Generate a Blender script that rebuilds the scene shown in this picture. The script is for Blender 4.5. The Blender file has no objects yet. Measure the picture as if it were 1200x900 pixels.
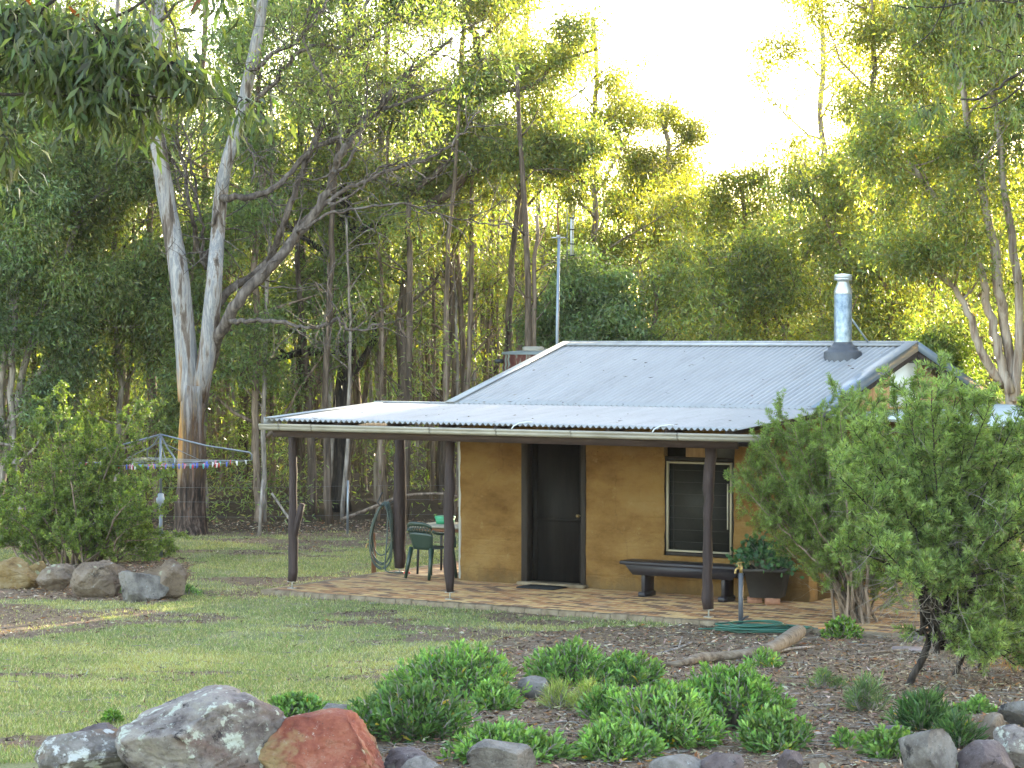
import bpy, bmesh, math, random
import numpy as np
from mathutils import Vector, Matrix, noise as mnoise

# ------------------------------------------------------------------ camera, world, sun, exposure
scn = bpy.context.scene
COL = scn.collection
CAM = np.array([0.0, 0.0, 3.453])
F, HOR = 2737.5, 400.2                      # focal length and horizon in pixels of a 1200 x 900 frame
cd = bpy.data.cameras.new('camera')
cam = bpy.data.objects.new('camera', cd)
COL.objects.link(cam)
cam.location = CAM
cam.rotation_euler = (math.radians(90) - math.atan((450 - HOR) / F), 0, 0)
cd.sensor_width = 36.0
cd.lens = F / 1200 * 36.0
cd.clip_start, cd.clip_end = 0.1, 3000
scn.camera = cam

SUN_EL, SUN_AZ = 14.8, 38.0                 # degrees; azimuth measured from the view direction towards the right
w = bpy.data.worlds.new("World")
scn.world = w
w.use_nodes = True
nt = w.node_tree
bg = nt.nodes['Background']
sky = nt.nodes.new('ShaderNodeTexSky')
sky.sky_type = 'NISHITA'
sky.sun_disc = False
sky.sun_elevation = math.radians(SUN_EL)
sky.sun_rotation = math.radians(SUN_AZ)
sky.air_density, sky.dust_density, sky.ozone_density = 1.0, 1.2, 0.8
nt.links.new(sky.outputs[0], bg.inputs[0])
bg.inputs[1].default_value = 0.15
sd = bpy.data.lights.new('sun', 'SUN')
sd.energy = 3.0
sd.angle = math.radians(0.6)
sd.color = (1.0, 0.93, 0.72)
sun = bpy.data.objects.new('sun', sd)
COL.objects.link(sun)
_el, _az = math.radians(SUN_EL), math.radians(SUN_AZ)
_to = Vector((math.sin(_az) * math.cos(_el), math.cos(_az) * math.cos(_el), math.sin(_el)))
sun.rotation_euler = _to.to_track_quat('Z', 'Y').to_euler()
scn.view_settings.view_transform = 'Standard'
scn.view_settings.look = 'None'
scn.view_settings.exposure = 3.5
scn.view_settings.gamma = 1.0
scn.view_settings.use_white_balance = True          # the photograph is balanced for open shade
scn.view_settings.white_balance_temperature = 7300
scn.view_settings.white_balance_tint = 12
scn.view_settings.use_curve_mapping = False
scn.cycles.max_bounces = 9
scn.cycles.diffuse_bounces = 6
scn.cycles.transmission_bounces = 7
scn.cycles.glossy_bounces = 2

# ------------------------------------------------------------------ small tools
HAZE = .00014
R = np.random.default_rng(7)
rnd = random.Random(11)
HX, HY, YAW = -3.512, 32.428, 0.551          # cottage corner and turn
_c, _s = math.cos(YAW), math.sin(YAW)


def hw(X, Y, Z=0.0):                         # cottage frame -> world
    return np.array([HX + _c * X + _s * Y, HY - _s * X + _c * Y, Z])


def smooth(a, b, t):
    t = np.clip((np.asarray(t, float) - a) / (b - a), 0, 1)
    return t * t * (3 - 2 * t)


_perm = np.random.default_rng(3).random((64, 64))


def vn(x, y):                                # value noise 0..1
    x = np.asarray(x, float); y = np.asarray(y, float)
    xi, yi = np.floor(x).astype(int), np.floor(y).astype(int)
    fx, fy = x - xi, y - yi
    fx = fx * fx * (3 - 2 * fx); fy = fy * fy * (3 - 2 * fy)
    g = lambda a, b: _perm[a % 64, b % 64]
    return (g(xi, yi) * (1 - fx) + g(xi + 1, yi) * fx) * (1 - fy) + (g(xi, yi + 1) * (1 - fx) + g(xi + 1, yi + 1) * fx) * fy


def fbm(x, y, o=4):
    s, a, t = 0, 1.0, 0
    for i in range(o):
        s = s + a * vn(x * 2 ** i + 17.3 * i, y * 2 ** i + 5.1 * i); t += a; a *= .5
    return s / t


def gz(x, y):                                # height of the ground
    x = np.asarray(x, float); y = np.asarray(y, float)
    z = -0.068 + 0.40 * (1 - smooth(18, 28, y)) + 0.055 * np.clip(y - 46, 0, 70)
    z = z + 0.02 * (fbm(x * .5, y * .5, 3) - .5) + 0.25 * smooth(46, 60, y) * (fbm(x * .2, y * .2, 3) - .5)
    return z


def px3(px, py, dep):                        # point on the ray through a pixel, at a depth
    return np.array([(px - 600) / F * dep, dep, CAM[2] + (HOR - py) / F * dep])


def at(px, py, h=0.0):                       # ground point seen at a pixel
    dep = 30.0
    for _ in range(60):
        x = (px - 600) / F * dep
        dep += .6 * ((CAM[2] - (float(gz(x, dep)) + h)) * F / (py - HOR) - dep)
    x = (px - 600) / F * dep
    return np.array([x, dep, float(gz(x, dep)) + h])


def tag(o, label=None, cat=None, group=None, kind=None):
    if label: o['label'] = label
    if cat: o['category'] = cat
    if group: o['group'] = group
    if kind: o['kind'] = kind
    return o


def thing(name, label, cat, loc=(0, 0, 0), rz=0.0, group=None):
    o = bpy.data.objects.new(name, None)
    o.empty_display_size = .2
    COL.objects.link(o)
    o.location = [float(v) for v in loc]
    o.rotation_euler = (0, 0, rz)
    return tag(o, label, cat, group)


def link(name, me, mat, parent=None, loc=None):
    o = bpy.data.objects.new(name, me)
    COL.objects.link(o)
    for m in (mat if isinstance(mat, (list, tuple)) else [mat]):
        if m is not None: me.materials.append(m)
    if parent is not None: o.parent = parent
    if loc is not None: o.location = [float(v) for v in loc]
    return o


def np_mesh(name, V, faces, smooth_=False):
    """V (n,3); faces: list of (m,k) int arrays."""
    me = bpy.data.meshes.new(name)
    V = np.ascontiguousarray(V, np.float32)
    me.vertices.add(len(V))
    me.vertices.foreach_set('co', V.ravel())
    faces = [np.asarray(f, np.int32) for f in faces if len(f)]
    loops = np.concatenate([f.ravel() for f in faces])
    tot = np.concatenate([np.full(len(f), f.shape[1], np.int32) for f in faces])
    start = np.concatenate([[0], np.cumsum(tot)[:-1]]).astype(np.int32)
    me.loops.add(len(loops))
    me.loops.foreach_set('vertex_index', loops)
    me.polygons.add(len(tot))
    me.polygons.foreach_set('loop_start', start)
    if smooth_:
        me.polygons.foreach_set('use_smooth', np.ones(len(tot), bool))
    me.update(calc_edges=True)
    return me


def add_tint(me, C, name='tint'):
    a = me.color_attributes.new(name, 'FLOAT_COLOR', 'POINT')
    C4 = np.ones((len(C), 4), np.float32); C4[:, :3] = C
    a.data.foreach_set('color', C4.ravel())


class MB:
    """collects boxes, tubes and lathes for ONE mesh object"""
    def __init__(s): s.V, s.F, s.n = [], {3: [], 4: []}, 0

    def raw(s, V, F):
        V = np.asarray(V, float).reshape(-1, 3)
        for f in F:
            f = [int(i) + s.n for i in f]
            if len(f) in (3, 4): s.F[len(f)].append(f)
            else:
                for i in range(1, len(f) - 1): s.F[3].append([f[0], f[i], f[i + 1]])
        s.V.append(V); s.n += len(V)
        return s

    def box(s, c, d, rz=0.0, bev=0.0):
        x, y, z = np.array(d, float) / 2
        if bev <= 0:
            P = np.array([[sx * x, sy * y, sz * z] for sz in (-1, 1) for sx, sy in ((-1, -1), (1, -1), (1, 1), (-1, 1))])
            Fc = [(3, 2, 1, 0), (4, 5, 6, 7), (0, 1, 5, 4), (1, 2, 6, 5), (2, 3, 7, 6), (3, 0, 4, 7)]
        else:
            b = min(bev, x * .9, y * .9, z * .9)
            P, Fc = [], []
            for zz, q in ((-z, b), (-z + b, 0), (z - b, 0), (z, b)):
                for sx, sy, k in ((-1, -1, 0), (1, -1, 1), (1, 1, 2), (-1, 1, 3)):
                    ax, ay = (x - q), (y - q)
                    e = b * .6
                    p1 = (sx * (ax - e), sy * ay, zz); p2 = (sx * ax, sy * (ay - e), zz)
                    P += [p1, p2] if k in (1, 3) else [p2, p1]
            for r in range(3):
                for i in range(8):
                    j = (i + 1) % 8
                    Fc.append((r * 8 + i, r * 8 + j, r * 8 + 8 + j, r * 8 + 8 + i))
            Fc.append(tuple(range(7, -1, -1))); Fc.append(tuple(range(24, 32)))
            P = np.array(P)
        if rz:
            cs, sn = math.cos(rz), math.sin(rz)
            P = np.stack([P[:, 0] * cs - P[:, 1] * sn, P[:, 0] * sn + P[:, 1] * cs, P[:, 2]], 1)
        return s.raw(P + np.asarray(c, float), Fc)

    def tube(s, pts, rad, k=8, lump=0.0, cap=True, phase=0.0):
        pts = np.asarray(pts, float); n = len(pts)
        rad = np.full(n, rad, float) if np.isscalar(rad) else np.asarray(rad, float)
        t = np.gradient(pts, axis=0); t /= np.linalg.norm(t, axis=1, keepdims=True) + 1e-9
        ref = np.array([1.0, 0.13, 0.07]) if abs(t[:, 0]).mean() < .8 else np.array([0.1, 1.0, 0.2])
        u = np.cross(t, ref); u /= np.linalg.norm(u, axis=1, keepdims=True) + 1e-9
        v = np.cross(t, u)
        a = np.arange(k) * 2 * math.pi / k + phase
        jit = 0
        if lump:
            jit = R.normal(size=(n, k))
            for _ in range(3):
                jit = .25 * np.roll(jit, 1, 1) + .5 * jit + .25 * np.roll(jit, -1, 1)
                p_ = np.vstack([jit[:1], jit, jit[-1:]]); jit = .25 * p_[:-2] + .5 * p_[1:-1] + .25 * p_[2:]
            jit = jit * lump * 3.0
        rr = rad[:, None] * (1 + jit)
        V = pts[:, None] + rr[..., None] * (np.cos(a)[None, :, None] * u[:, None] + np.sin(a)[None, :, None] * v[:, None])
        i = np.arange(n - 1)[:, None] * k; j = np.arange(k)[None]; j2 = (j + 1) % k
        Fq = np.stack([i + j, i + j2, i + k + j2, i + k + j], -1).reshape(-1, 4) + s.n
        s.F[4] += Fq.tolist()
        if cap:
            for ring, rev in ((0, False), (n - 1, True)):
                o = [ring * k + q + s.n for q in range(k)]
                if rev: o = o[::-1]
                o = o[::-1]
                for q in range(1, k - 1): s.F[3].append([o[0], o[q], o[q + 1]])
        s.V.append(V.reshape(-1, 3)); s.n += n * k
        return s

    def lathe(s, prof, c=(0, 0, 0), k=24):
        P = [(r * math.cos(2 * math.pi * i / k) + c[0], r * math.sin(2 * math.pi * i / k) + c[1], z + c[2]) for r, z in prof for i in range(k)]
        Fc = [(q * k + i, q * k + (i + 1) % k, q * k + k + (i + 1) % k, q * k + k + i) for q in range(len(prof) - 1) for i in range(k)]
        return s.raw(P, Fc)

    def prism(s, poly, axis_vec, origin=(0, 0, 0), U=(1, 0, 0), W=(0, 0, 1)):
        poly = np.asarray(poly, float); n = len(poly)
        A = np.asarray(origin, float) + poly[:, :1] * np.asarray(U, float) + poly[:, 1:] * np.asarray(W, float)
        B = A + np.asarray(axis_vec, float)
        return s.raw(np.vstack([A, B]), [tuple(range(n - 1, -1, -1)), tuple(range(n, 2 * n))] + [(i, (i + 1) % n, n + (i + 1) % n, n + i) for i in range(n)])

    def build(s, name, mat, parent=None, loc=None, sm=False):
        V = np.vstack(s.V)
        me = np_mesh(name, V, [np.array(s.F[k], np.int32) for k in (3, 4) if s.F[k]], sm)
        bm = bmesh.new(); bm.from_mesh(me); bmesh.ops.recalc_face_normals(bm, faces=bm.faces); bm.to_mesh(me); bm.free()
        return link(name, me, mat, parent, loc)


# ------------------------------------------------------------------ materials
def ramp(nt, cols):
    r = nt.nodes.new('ShaderNodeValToRGB')
    e = r.color_ramp.elements
    while len(e) < len(cols): e.new(.5)
    for q, (p, c) in zip(e, cols):
        q.position = p; q.color = (*c, 1)
    return r


def nm(name, cols, scale=4, detail=6, stretch=(1, 1, 1), rough=.8, bump=0.0, bscale=20, bstretch=None, metallic=0.0, spec=.4, dist=0.0, rough2=.6):
    m = bpy.data.materials.new(name); m.use_nodes = True
    t = m.node_tree; L = t.links; b = t.nodes['Principled BSDF']
    tc = t.nodes.new('ShaderNodeTexCoord')
    mp = t.nodes.new('ShaderNodeMapping'); mp.inputs['Scale'].default_value = stretch
    L.new(tc.outputs['Object'], mp.inputs[0])
    n = t.nodes.new('ShaderNodeTexNoise'); n.inputs['Scale'].default_value = scale; n.inputs['Detail'].default_value = detail
    n.inputs['Roughness'].default_value = rough2; n.inputs['Distortion'].default_value = dist
    L.new(mp.outputs[0], n.inputs[0])
    r = ramp(t, cols); L.new(n.outputs[0], r.inputs[0]); L.new(r.outputs[0], b.inputs['Base Color'])
    b.inputs['Roughness'].default_value = rough; b.inputs['Metallic'].default_value = metallic
    b.inputs['Specular IOR Level'].default_value = spec
    if bump:
        mp2 = t.nodes.new('ShaderNodeMapping'); mp2.inputs['Scale'].default_value = bstretch or stretch
        L.new(tc.outputs['Object'], mp2.inputs[0])
        n2 = t.nodes.new('ShaderNodeTexNoise'); n2.inputs['Scale'].default_value = bscale; n2.inputs['Detail'].default_value = 6
        L.new(mp2.outputs[0], n2.inputs[0])
        bp = t.nodes.new('ShaderNodeBump'); bp.inputs['Strength'].default_value = bump; bp.inputs['Distance'].default_value = .03
        L.new(n2.outputs[0], bp.inputs['Height']); L.new(bp.outputs[0], b.inputs['Normal'])
    return m


def plain(name, c, rough=.6, var=.18, scale=9, metallic=0.0, spec=.4, bump=.15):
    lo = tuple(v * (1 - var) for v in c); hi = tuple(min(1, v * (1 + var)) for v in c)
    return nm(name, [(.3, lo), (.7, hi)], scale, 5, rough=rough, metallic=metallic, spec=spec, bump=bump, bscale=scale * 5)


def leafmat(name, trans=.5, tcol=(1.55, 1.65, .50), rough=.42, spec=.45):
    m = bpy.data.materials.new(name); m.use_nodes = True
    t = m.node_tree; L = t.links; b = t.nodes['Principled BSDF']; out = t.nodes['Material Output']
    a = t.nodes.new('ShaderNodeAttribute'); a.attribute_name = 'tint'
    L.new(a.outputs['Color'], b.inputs['Base Color'])
    b.inputs['Roughness'].default_value = rough; b.inputs['Specular IOR Level'].default_value = spec
    mu = t.nodes.new('ShaderNodeMix'); mu.data_type = 'RGBA'; mu.blend_type = 'MULTIPLY'; mu.inputs[0].default_value = 1
    L.new(a.outputs['Color'], mu.inputs[6]); mu.inputs[7].default_value = (*tcol, 1)
    tr = t.nodes.new('ShaderNodeBsdfTranslucent'); L.new(mu.outputs[2], tr.inputs[0])
    mx = t.nodes.new('ShaderNodeMixShader'); mx.inputs[0].default_value = trans
    L.new(b.outputs[0], mx.inputs[1]); L.new(tr.outputs[0], mx.inputs[2]); L.new(mx.outputs[0], out.inputs[0])
    return m


M_leaf = leafmat('gum_leaf')
M_shrub = leafmat('shrub_leaf', .35, (1.7, 1.8, .5), .5, .35)
M_soft = leafmat('soft_leaf', .30, (1.6, 1.8, .5), .5, .3)
M_grass = leafmat('grass_blade', .35, (1.6, 1.6, .6), .7, .2)
M_litter = leafmat('dry_litter', .05, (1, 1, 1), .85, .2)


def bark_pale():
    m = bpy.data.materials.new('pale_gum_bark'); m.use_nodes = True
    t = m.node_tree; L = t.links; b = t.nodes['Principled BSDF']
    tc = t.nodes.new('ShaderNodeTexCoord')
    mp = t.nodes.new('ShaderNodeMapping'); mp.inputs['Scale'].default_value = (5, 5, .45); L.new(tc.outputs['Object'], mp.inputs[0])
    n = t.nodes.new('ShaderNodeTexNoise'); n.inputs['Scale'].default_value = 1.6; n.inputs['Detail'].default_value = 7; n.inputs['Roughness'].default_value = .62
    L.new(mp.outputs[0], n.inputs[0])
    hi = ramp(t, [(.34, (.05, .036, .028)), (.44, (.14, .105, .085)), (.50, (.30, .275, .26)), (.56, (.16, .16, .17)), (.64, (.34, .32, .305)), (.72,(.22,.17,.14))])
    L.new(n.outputs[0], hi.inputs[0])
    mp2 = t.nodes.new('ShaderNodeMapping'); mp2.inputs['Scale'].default_value = (9, 9, .8); L.new(tc.outputs['Object'], mp2.inputs[0])
    n2 = t.nodes.new('ShaderNodeTexNoise'); n2.inputs['Scale'].default_value = 1.7; n2.inputs['Detail'].default_value = 9; n2.inputs['Roughness'].default_value = .7
    L.new(mp2.outputs[0], n2.inputs[0])
    lo = ramp(t, [(.36, (.008, .006, .005)), (.46, (.032, .020, .014)), (.53, (.080, .047, .032)), (.58, (.13, .10, .085)), (.64, (.17, .072, .030)), (.72, (.05, .03, .02))])
    L.new(n2.outputs[0], lo.inputs[0])
    # one side of the butt has shed its bark: warm cream and orange
    sx = t.nodes.new('ShaderNodeSeparateXYZ'); L.new(tc.outputs['Object'], sx.inputs[0])
    side = t.nodes.new('ShaderNodeMapRange'); side.inputs[1].default_value = -.05; side.inputs[2].default_value = -.15; L.new(sx.outputs[0], side.inputs[0])
    cr = ramp(t, [(.38, (.30, .12, .04)), (.5, (.48, .27, .09)), (.62, (.58, .40, .19))]); L.new(n.outputs[0], cr.inputs[0])
    bite = t.nodes.new('ShaderNodeMath'); bite.operation = 'MULTIPLY_ADD'; bite.inputs[1].default_value = 3.2; bite.inputs[2].default_value = -1.6
    L.new(n2.outputs[0], bite.inputs[0])
    sub = t.nodes.new('ShaderNodeMath'); sub.operation = 'SUBTRACT'; sub.use_clamp = True; L.new(side.outputs[0], sub.inputs[0]); L.new(bite.outputs[0], sub.inputs[1])
    lowband = t.nodes.new('ShaderNodeMapRange'); lowband.inputs[1].default_value = .9; lowband.inputs[2].default_value = 1.6; L.new(sx.outputs[2], lowband.inputs[0])
    mm = t.nodes.new('ShaderNodeMath'); mm.operation = 'MULTIPLY'; L.new(sub.outputs[0], mm.inputs[0]); L.new(lowband.outputs[0], mm.inputs[1])
    m1 = t.nodes.new('ShaderNodeMix'); m1.data_type = 'RGBA'; L.new(mm.outputs[0], m1.inputs[0]); L.new(lo.outputs[0], m1.inputs[6]); L.new(cr.outputs[0], m1.inputs[7])
    # rough stocking below, smooth above
    ad = t.nodes.new('ShaderNodeMath'); ad.operation = 'MULTIPLY_ADD'; ad.inputs[1].default_value = 3.0; L.new(n.outputs[0], ad.inputs[0]); L.new(sx.outputs[2], ad.inputs[2])
    mr = t.nodes.new('ShaderNodeMapRange'); mr.inputs[1].default_value = 3.6; mr.inputs[2].default_value = 4.9; L.new(ad.outputs[0], mr.inputs[0])
    m2 = t.nodes.new('ShaderNodeMix'); m2.data_type = 'RGBA'; L.new(mr.outputs[0], m2.inputs[0]); L.new(m1.outputs[2], m2.inputs[6]); L.new(hi.outputs[0], m2.inputs[7])
    L.new(m2.outputs[2], b.inputs['Base Color']); b.inputs['Roughness'].default_value = .85; b.inputs['Specular IOR Level'].default_value = .25
    bp = t.nodes.new('ShaderNodeBump'); bp.inputs['Strength'].default_value = .9; bp.inputs['Distance'].default_value = .05
    L.new(n2.outputs[0], bp.inputs['Height']); L.new(bp.outputs[0], b.inputs['Normal'])
    return m


M_gum = bark_pale()
M_pale = nm('cream_bark', [(.32, (.09, .055, .04)), (.43, (.22, .165, .13)), (.55, (.38, .32, .27)), (.68, (.29, .21, .16))], 1.6, 7, (5, 5, .5), .85, .5, 5, (5, 5, .6), spec=.2)
M_bark = nm('brown_bark', [(.35, (.075, .052, .038)), (.5, (.17, .122, .088)), (.65, (.29, .215, .165))], 2.2, 8, (7, 7, .7), .9, .8, 4, (8, 8, 1), spec=.2)
M_darkbark = nm('dark_bark', [(.35, (.012, .010, .009)), (.5, (.035, .027, .022)), (.65, (.085, .065, .052))], 2.2, 8, (7, 7, .7), .9, .8, 4, (8, 8, 1), spec=.2)
M_dimbark = nm('dim_brown_bark', [(.35, (.040, .029, .022)), (.5, (.095, .068, .050)), (.65, (.17, .125, .095))], 2.2, 8, (7, 7, .7), .9, .8, 4, (8, 8, 1), spec=.2)
M_grey = nm('grey_bark', [(.35, (.10, .08, .065)), (.5, (.23, .19, .16)), (.66, (.36, .31, .27))], 2.2, 8, (6, 6, 1.2), .9, .5, 5, spec=.2)
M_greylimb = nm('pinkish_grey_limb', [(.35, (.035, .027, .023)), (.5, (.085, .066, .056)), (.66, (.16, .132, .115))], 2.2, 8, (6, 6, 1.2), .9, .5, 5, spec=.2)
M_twig = nm('dry_twig', [(.35, (.10, .085, .07)), (.65, (.30, .26, .22))], 6, 4, (2, 2, 2), .9, spec=.2)

# ------------------------------------------------------------------ leaves
GREEN = np.array([.158, .208, .082]); BLUE = np.array([.140, .195, .110]); DARK = np.array([.120, .158, .068])
OLIVE = np.array([.185, .205, .070]); YELLOW = np.array([.245, .235, .048]); BRIGHT = np.array([.120, .175, .040])


def nrm(a): return a / (np.linalg.norm(a, axis=-1, keepdims=True) + 1e-9)


def leaf_arrays(base, D, Ln, Wd, fold=.3, curl=.12, shape='lance', rng=R):
    n = len(base)
    D = nrm(D)
    S = nrm(np.cross(D, rng.normal(size=(n, 3)))); N = np.cross(S, D)
    Ln = np.broadcast_to(Ln, n)[:, None]; Wd = np.broadcast_to(Wd, n)[:, None]
    if shape == 'lance':
        mid = base + D * Ln * .42
        V = np.stack([base, mid + S * Wd * .5 + N * Wd * fold, base + D * Ln - N * Ln * curl, mid - S * Wd * .5 + N * Wd * fold], 1)
        Fc = [np.arange(n)[:, None] * 4 + np.array([[0, 1, 2, 3]])]
    else:                                      # obovate, two segments
        a = base + D * Ln * .35; b = base + D * Ln * .72 - N * Ln * curl * .3
        V = np.stack([base, a + S * Wd * .32 + N * Wd * fold * .5, a - S * Wd * .32 + N * Wd * fold * .5, b + S * Wd * .5 + N * Wd * fold, b - S * Wd * .5 + N * Wd * fold, base + D * Ln - N * Ln * curl], 1)
        q = np.arange(n)[:, None] * 6
        Fc = [np.vstack([q + np.array([[0, 1, 2]]), q + np.array([[3, 5, 4]])]), q + np.array([[1, 3, 4, 2]])]
    return V.reshape(-1, 3), Fc, V.shape[1]


def leaves(name, base, D, Ln, Wd, tint, mat, parent=None, loc=None, fold=.3, curl=.12, shape='lance', rng=R):
    V, Fc, k = leaf_arrays(base, D, Ln, Wd, fold, curl, shape, rng)
    me = np_mesh(name, V, Fc)
    add_tint(me, np.repeat(tint, k, 0))
    return link(name, me, mat, parent, loc)


def tints(n, cols, wts, var=.25, rng=R):
    cols = np.asarray(cols); i = rng.choice(len(cols), n, p=np.asarray(wts) / np.sum(wts))
    t = cols[i] * (1 + var * rng.normal(size=(n, 1))) * (1 + .08 * rng.normal(size=(n, 3)))
    return np.clip(t, .01, .5)


def clump_leaves(C, per, rad, rng, droop=.9, spread=.55, flat=.8):
    """leaf bases and directions round clump centres C"""
    n = len(C) * per
    c = np.repeat(C, per, 0)
    sc = np.repeat(rad * (0.6 + .8 * rng.random(len(C))), per)[:, None]
    o = rng.normal(size=(n, 3)) * np.array([1, 1, flat]) * sc * .55
    D = nrm(rng.normal(size=(n, 3)) * spread + np.array([0, 0, -droop]) + .35 * o / sc)
    return c + o, D


def limb(rng, p, d, length, n, wig, up):
    pts = [np.asarray(p, float)]; d = nrm(np.asarray(d, float)); st = length / n
    for i in range(n):
        d = nrm(d + wig * rng.normal(size=3) + np.array([0, 0, up]))
        pts.append(pts[-1] + d * st)
    return np.array(pts)


def along(pts, t):
    x = t * (len(pts) - 1); i = min(int(x), len(pts) - 2); f = x - i
    return pts[i] * (1 - f) + pts[i + 1] * f, nrm(pts[i + 1] - pts[i])


def ramify(rng, mb, stems, lo=.35, limbs=12, spread=2.2, sub=5, up=.06, rise=.55, zmax=99, wig=.16):
    """stems: [(pts, r0, r1)] -> adds limbs and twigs to mb, returns clump centres"""
    C = []
    for pts, r0, r1 in stems:
        for k in range(limbs):
            t = lo + (1 - lo) * (k + .3 + .5 * rng.random()) / limbs
            p, td = along(pts, min(t, .99))
            a = k * 2.4 + rng.random() * 1.2
            ln = spread * (1.15 - .65 * (t - lo) / (1 - lo)) * (.65 + .6 * rng.random())
            d = np.array([math.cos(a), math.sin(a), rise * (.3 + 1.1 * rng.random())])
            L = limb(rng, p, d, ln, 6, wig, up)
            rr = (r0 + (r1 - r0) * t) * (.34 + .2 * rng.random())
            mb.tube(L, np.linspace(rr, rr * .3, 7), 6, .06)
            for q in range(sub):
                u = .3 + .7 * (q + rng.random()) / sub
                p2, d2 = along(L, min(u, .99))
                dd = nrm(d2 * .7 + rng.normal(size=3) * .65 + np.array([0, 0, .15]))
                L2 = limb(rng, p2, dd, ln * (.28 + .25 * rng.random()), 4, .22, .0)
                r2 = max(rr * (1 - .7 * u) * .5, .006)
                mb.tube(L2, np.linspace(r2, .004, 5), 4)
                C += [along(L2, .45)[0], along(L2, .75)[0], L2[-1]]
            C.append(L[-1])
    C = np.array(C)
    return C[C[:, 2] < zmax]

# ------------------------------------------------------------------ ground
def poly_in(poly, x, y):
    x = np.asarray(x, float); y = np.asarray(y, float); c = np.zeros(np.broadcast(x, y).shape, bool)
    for (x1, y1), (x2, y2) in zip(poly, poly[1:] + poly[:1]):
        k = ((y1 > y) != (y2 > y)) & (x < (x2 - x1) * (y - y1) / (y2 - y1 + 1e-12) + x1)
        c ^= k
    return c


def gp(*pts): return [tuple(at(*p)[:2]) for p in pts]


BED = gp((445, 905), (430, 868), (452, 832), (470, 800), (560, 762), (650, 741), (800, 731), (985, 738)) + [(9.0, 27.6), (12.0, 22), (9, 15), (3, 15)]
BEDL = gp((-200, 705), (60, 702), (150, 708), (225, 700), (232, 668), (200, 655)) + [(-9, 35.5), (-12, 33)]
PATH = [tuple(hw(*p)[:2]) for p in ((-.9, -.7), (-.9, 4.6), (1.2, 4.6), (1.2, 0), (7, 0), (7, -.45), (1.5, -.35))]


def ground_mask(x, y):
    """lawn cover, bed litter, forest floor"""
    x = np.asarray(x, float); y = np.asarray(y, float)
    wx = x + .5 * (fbm(x * 1.3, y * 1.3, 3) - .5) * 2; wy = y + .7 * (fbm(x * 1.3 + 9, y * 1.3 + 4, 3) - .5) * 2
    bed = (poly_in(BED, wx, wy) | poly_in(BEDL, wx, wy)).astype(float)
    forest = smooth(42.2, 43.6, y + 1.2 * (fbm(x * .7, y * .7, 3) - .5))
    n = fbm(x * .33 + 3.1, y * .62 + 1.7, 4)
    m = fbm(x * 1.6 + 31, y * 2.2 + 11, 4)
    bare = smooth(.515, .61, n * .62 + m * .38)
    bare = np.maximum(bare, .95 * smooth(.9, .2, np.abs(y - 23.4 - .25 * np.sin(x * .8))) * smooth(.40, .55, m) * smooth(1.0, -1.0, x))
    bare = np.maximum(bare, .75 * poly_in(PATH, wx, wy) * smooth(.42, .58, m))
    lawn = (1 - bed) * (1 - forest) * (1 - .92 * bare)
    return lawn, bed, forest


def graded(a, b, lo, hi, step):
    f = np.arange(a, b + 1e-6, step)
    return np.concatenate([lo, f, hi])


xs = graded(-13, 13, [-900, -400, -180, -90, -50, -32, -22, -17], [17, 22, 32, 50, 90, 180, 400, 900], .13)
ys = graded(14, 50, [-300, -120, -50, -20, -5, 3, 8, 11.5], [51, 52.5, 55, 58, 62, 68, 75, 85, 100, 120, 150, 250, 500, 1200], .13)
GX, GY = np.meshgrid(xs, ys)
GZ = gz(GX, GY)
lawn_, bed_, for_ = ground_mask(GX, GY)
GZ = GZ + .035 * bed_ * fbm(GX * 4, GY * 4, 3) + .02 * (vn(GX * 6, GY * 6) - .5) * (1 - bed_)
nx, ny = len(xs), len(ys)
idx = np.arange(nx * ny).reshape(ny, nx)
Fq = np.stack([idx[:-1, :-1], idx[:-1, 1:], idx[1:, 1:], idx[1:, :-1]], -1).reshape(-1, 4)
gme = np_mesh('ground', np.stack([GX, GY, GZ], -1).reshape(-1, 3), [Fq], True)
add_tint(gme, np.stack([lawn_, bed_, for_], -1).reshape(-1, 3), 'cover')


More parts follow.
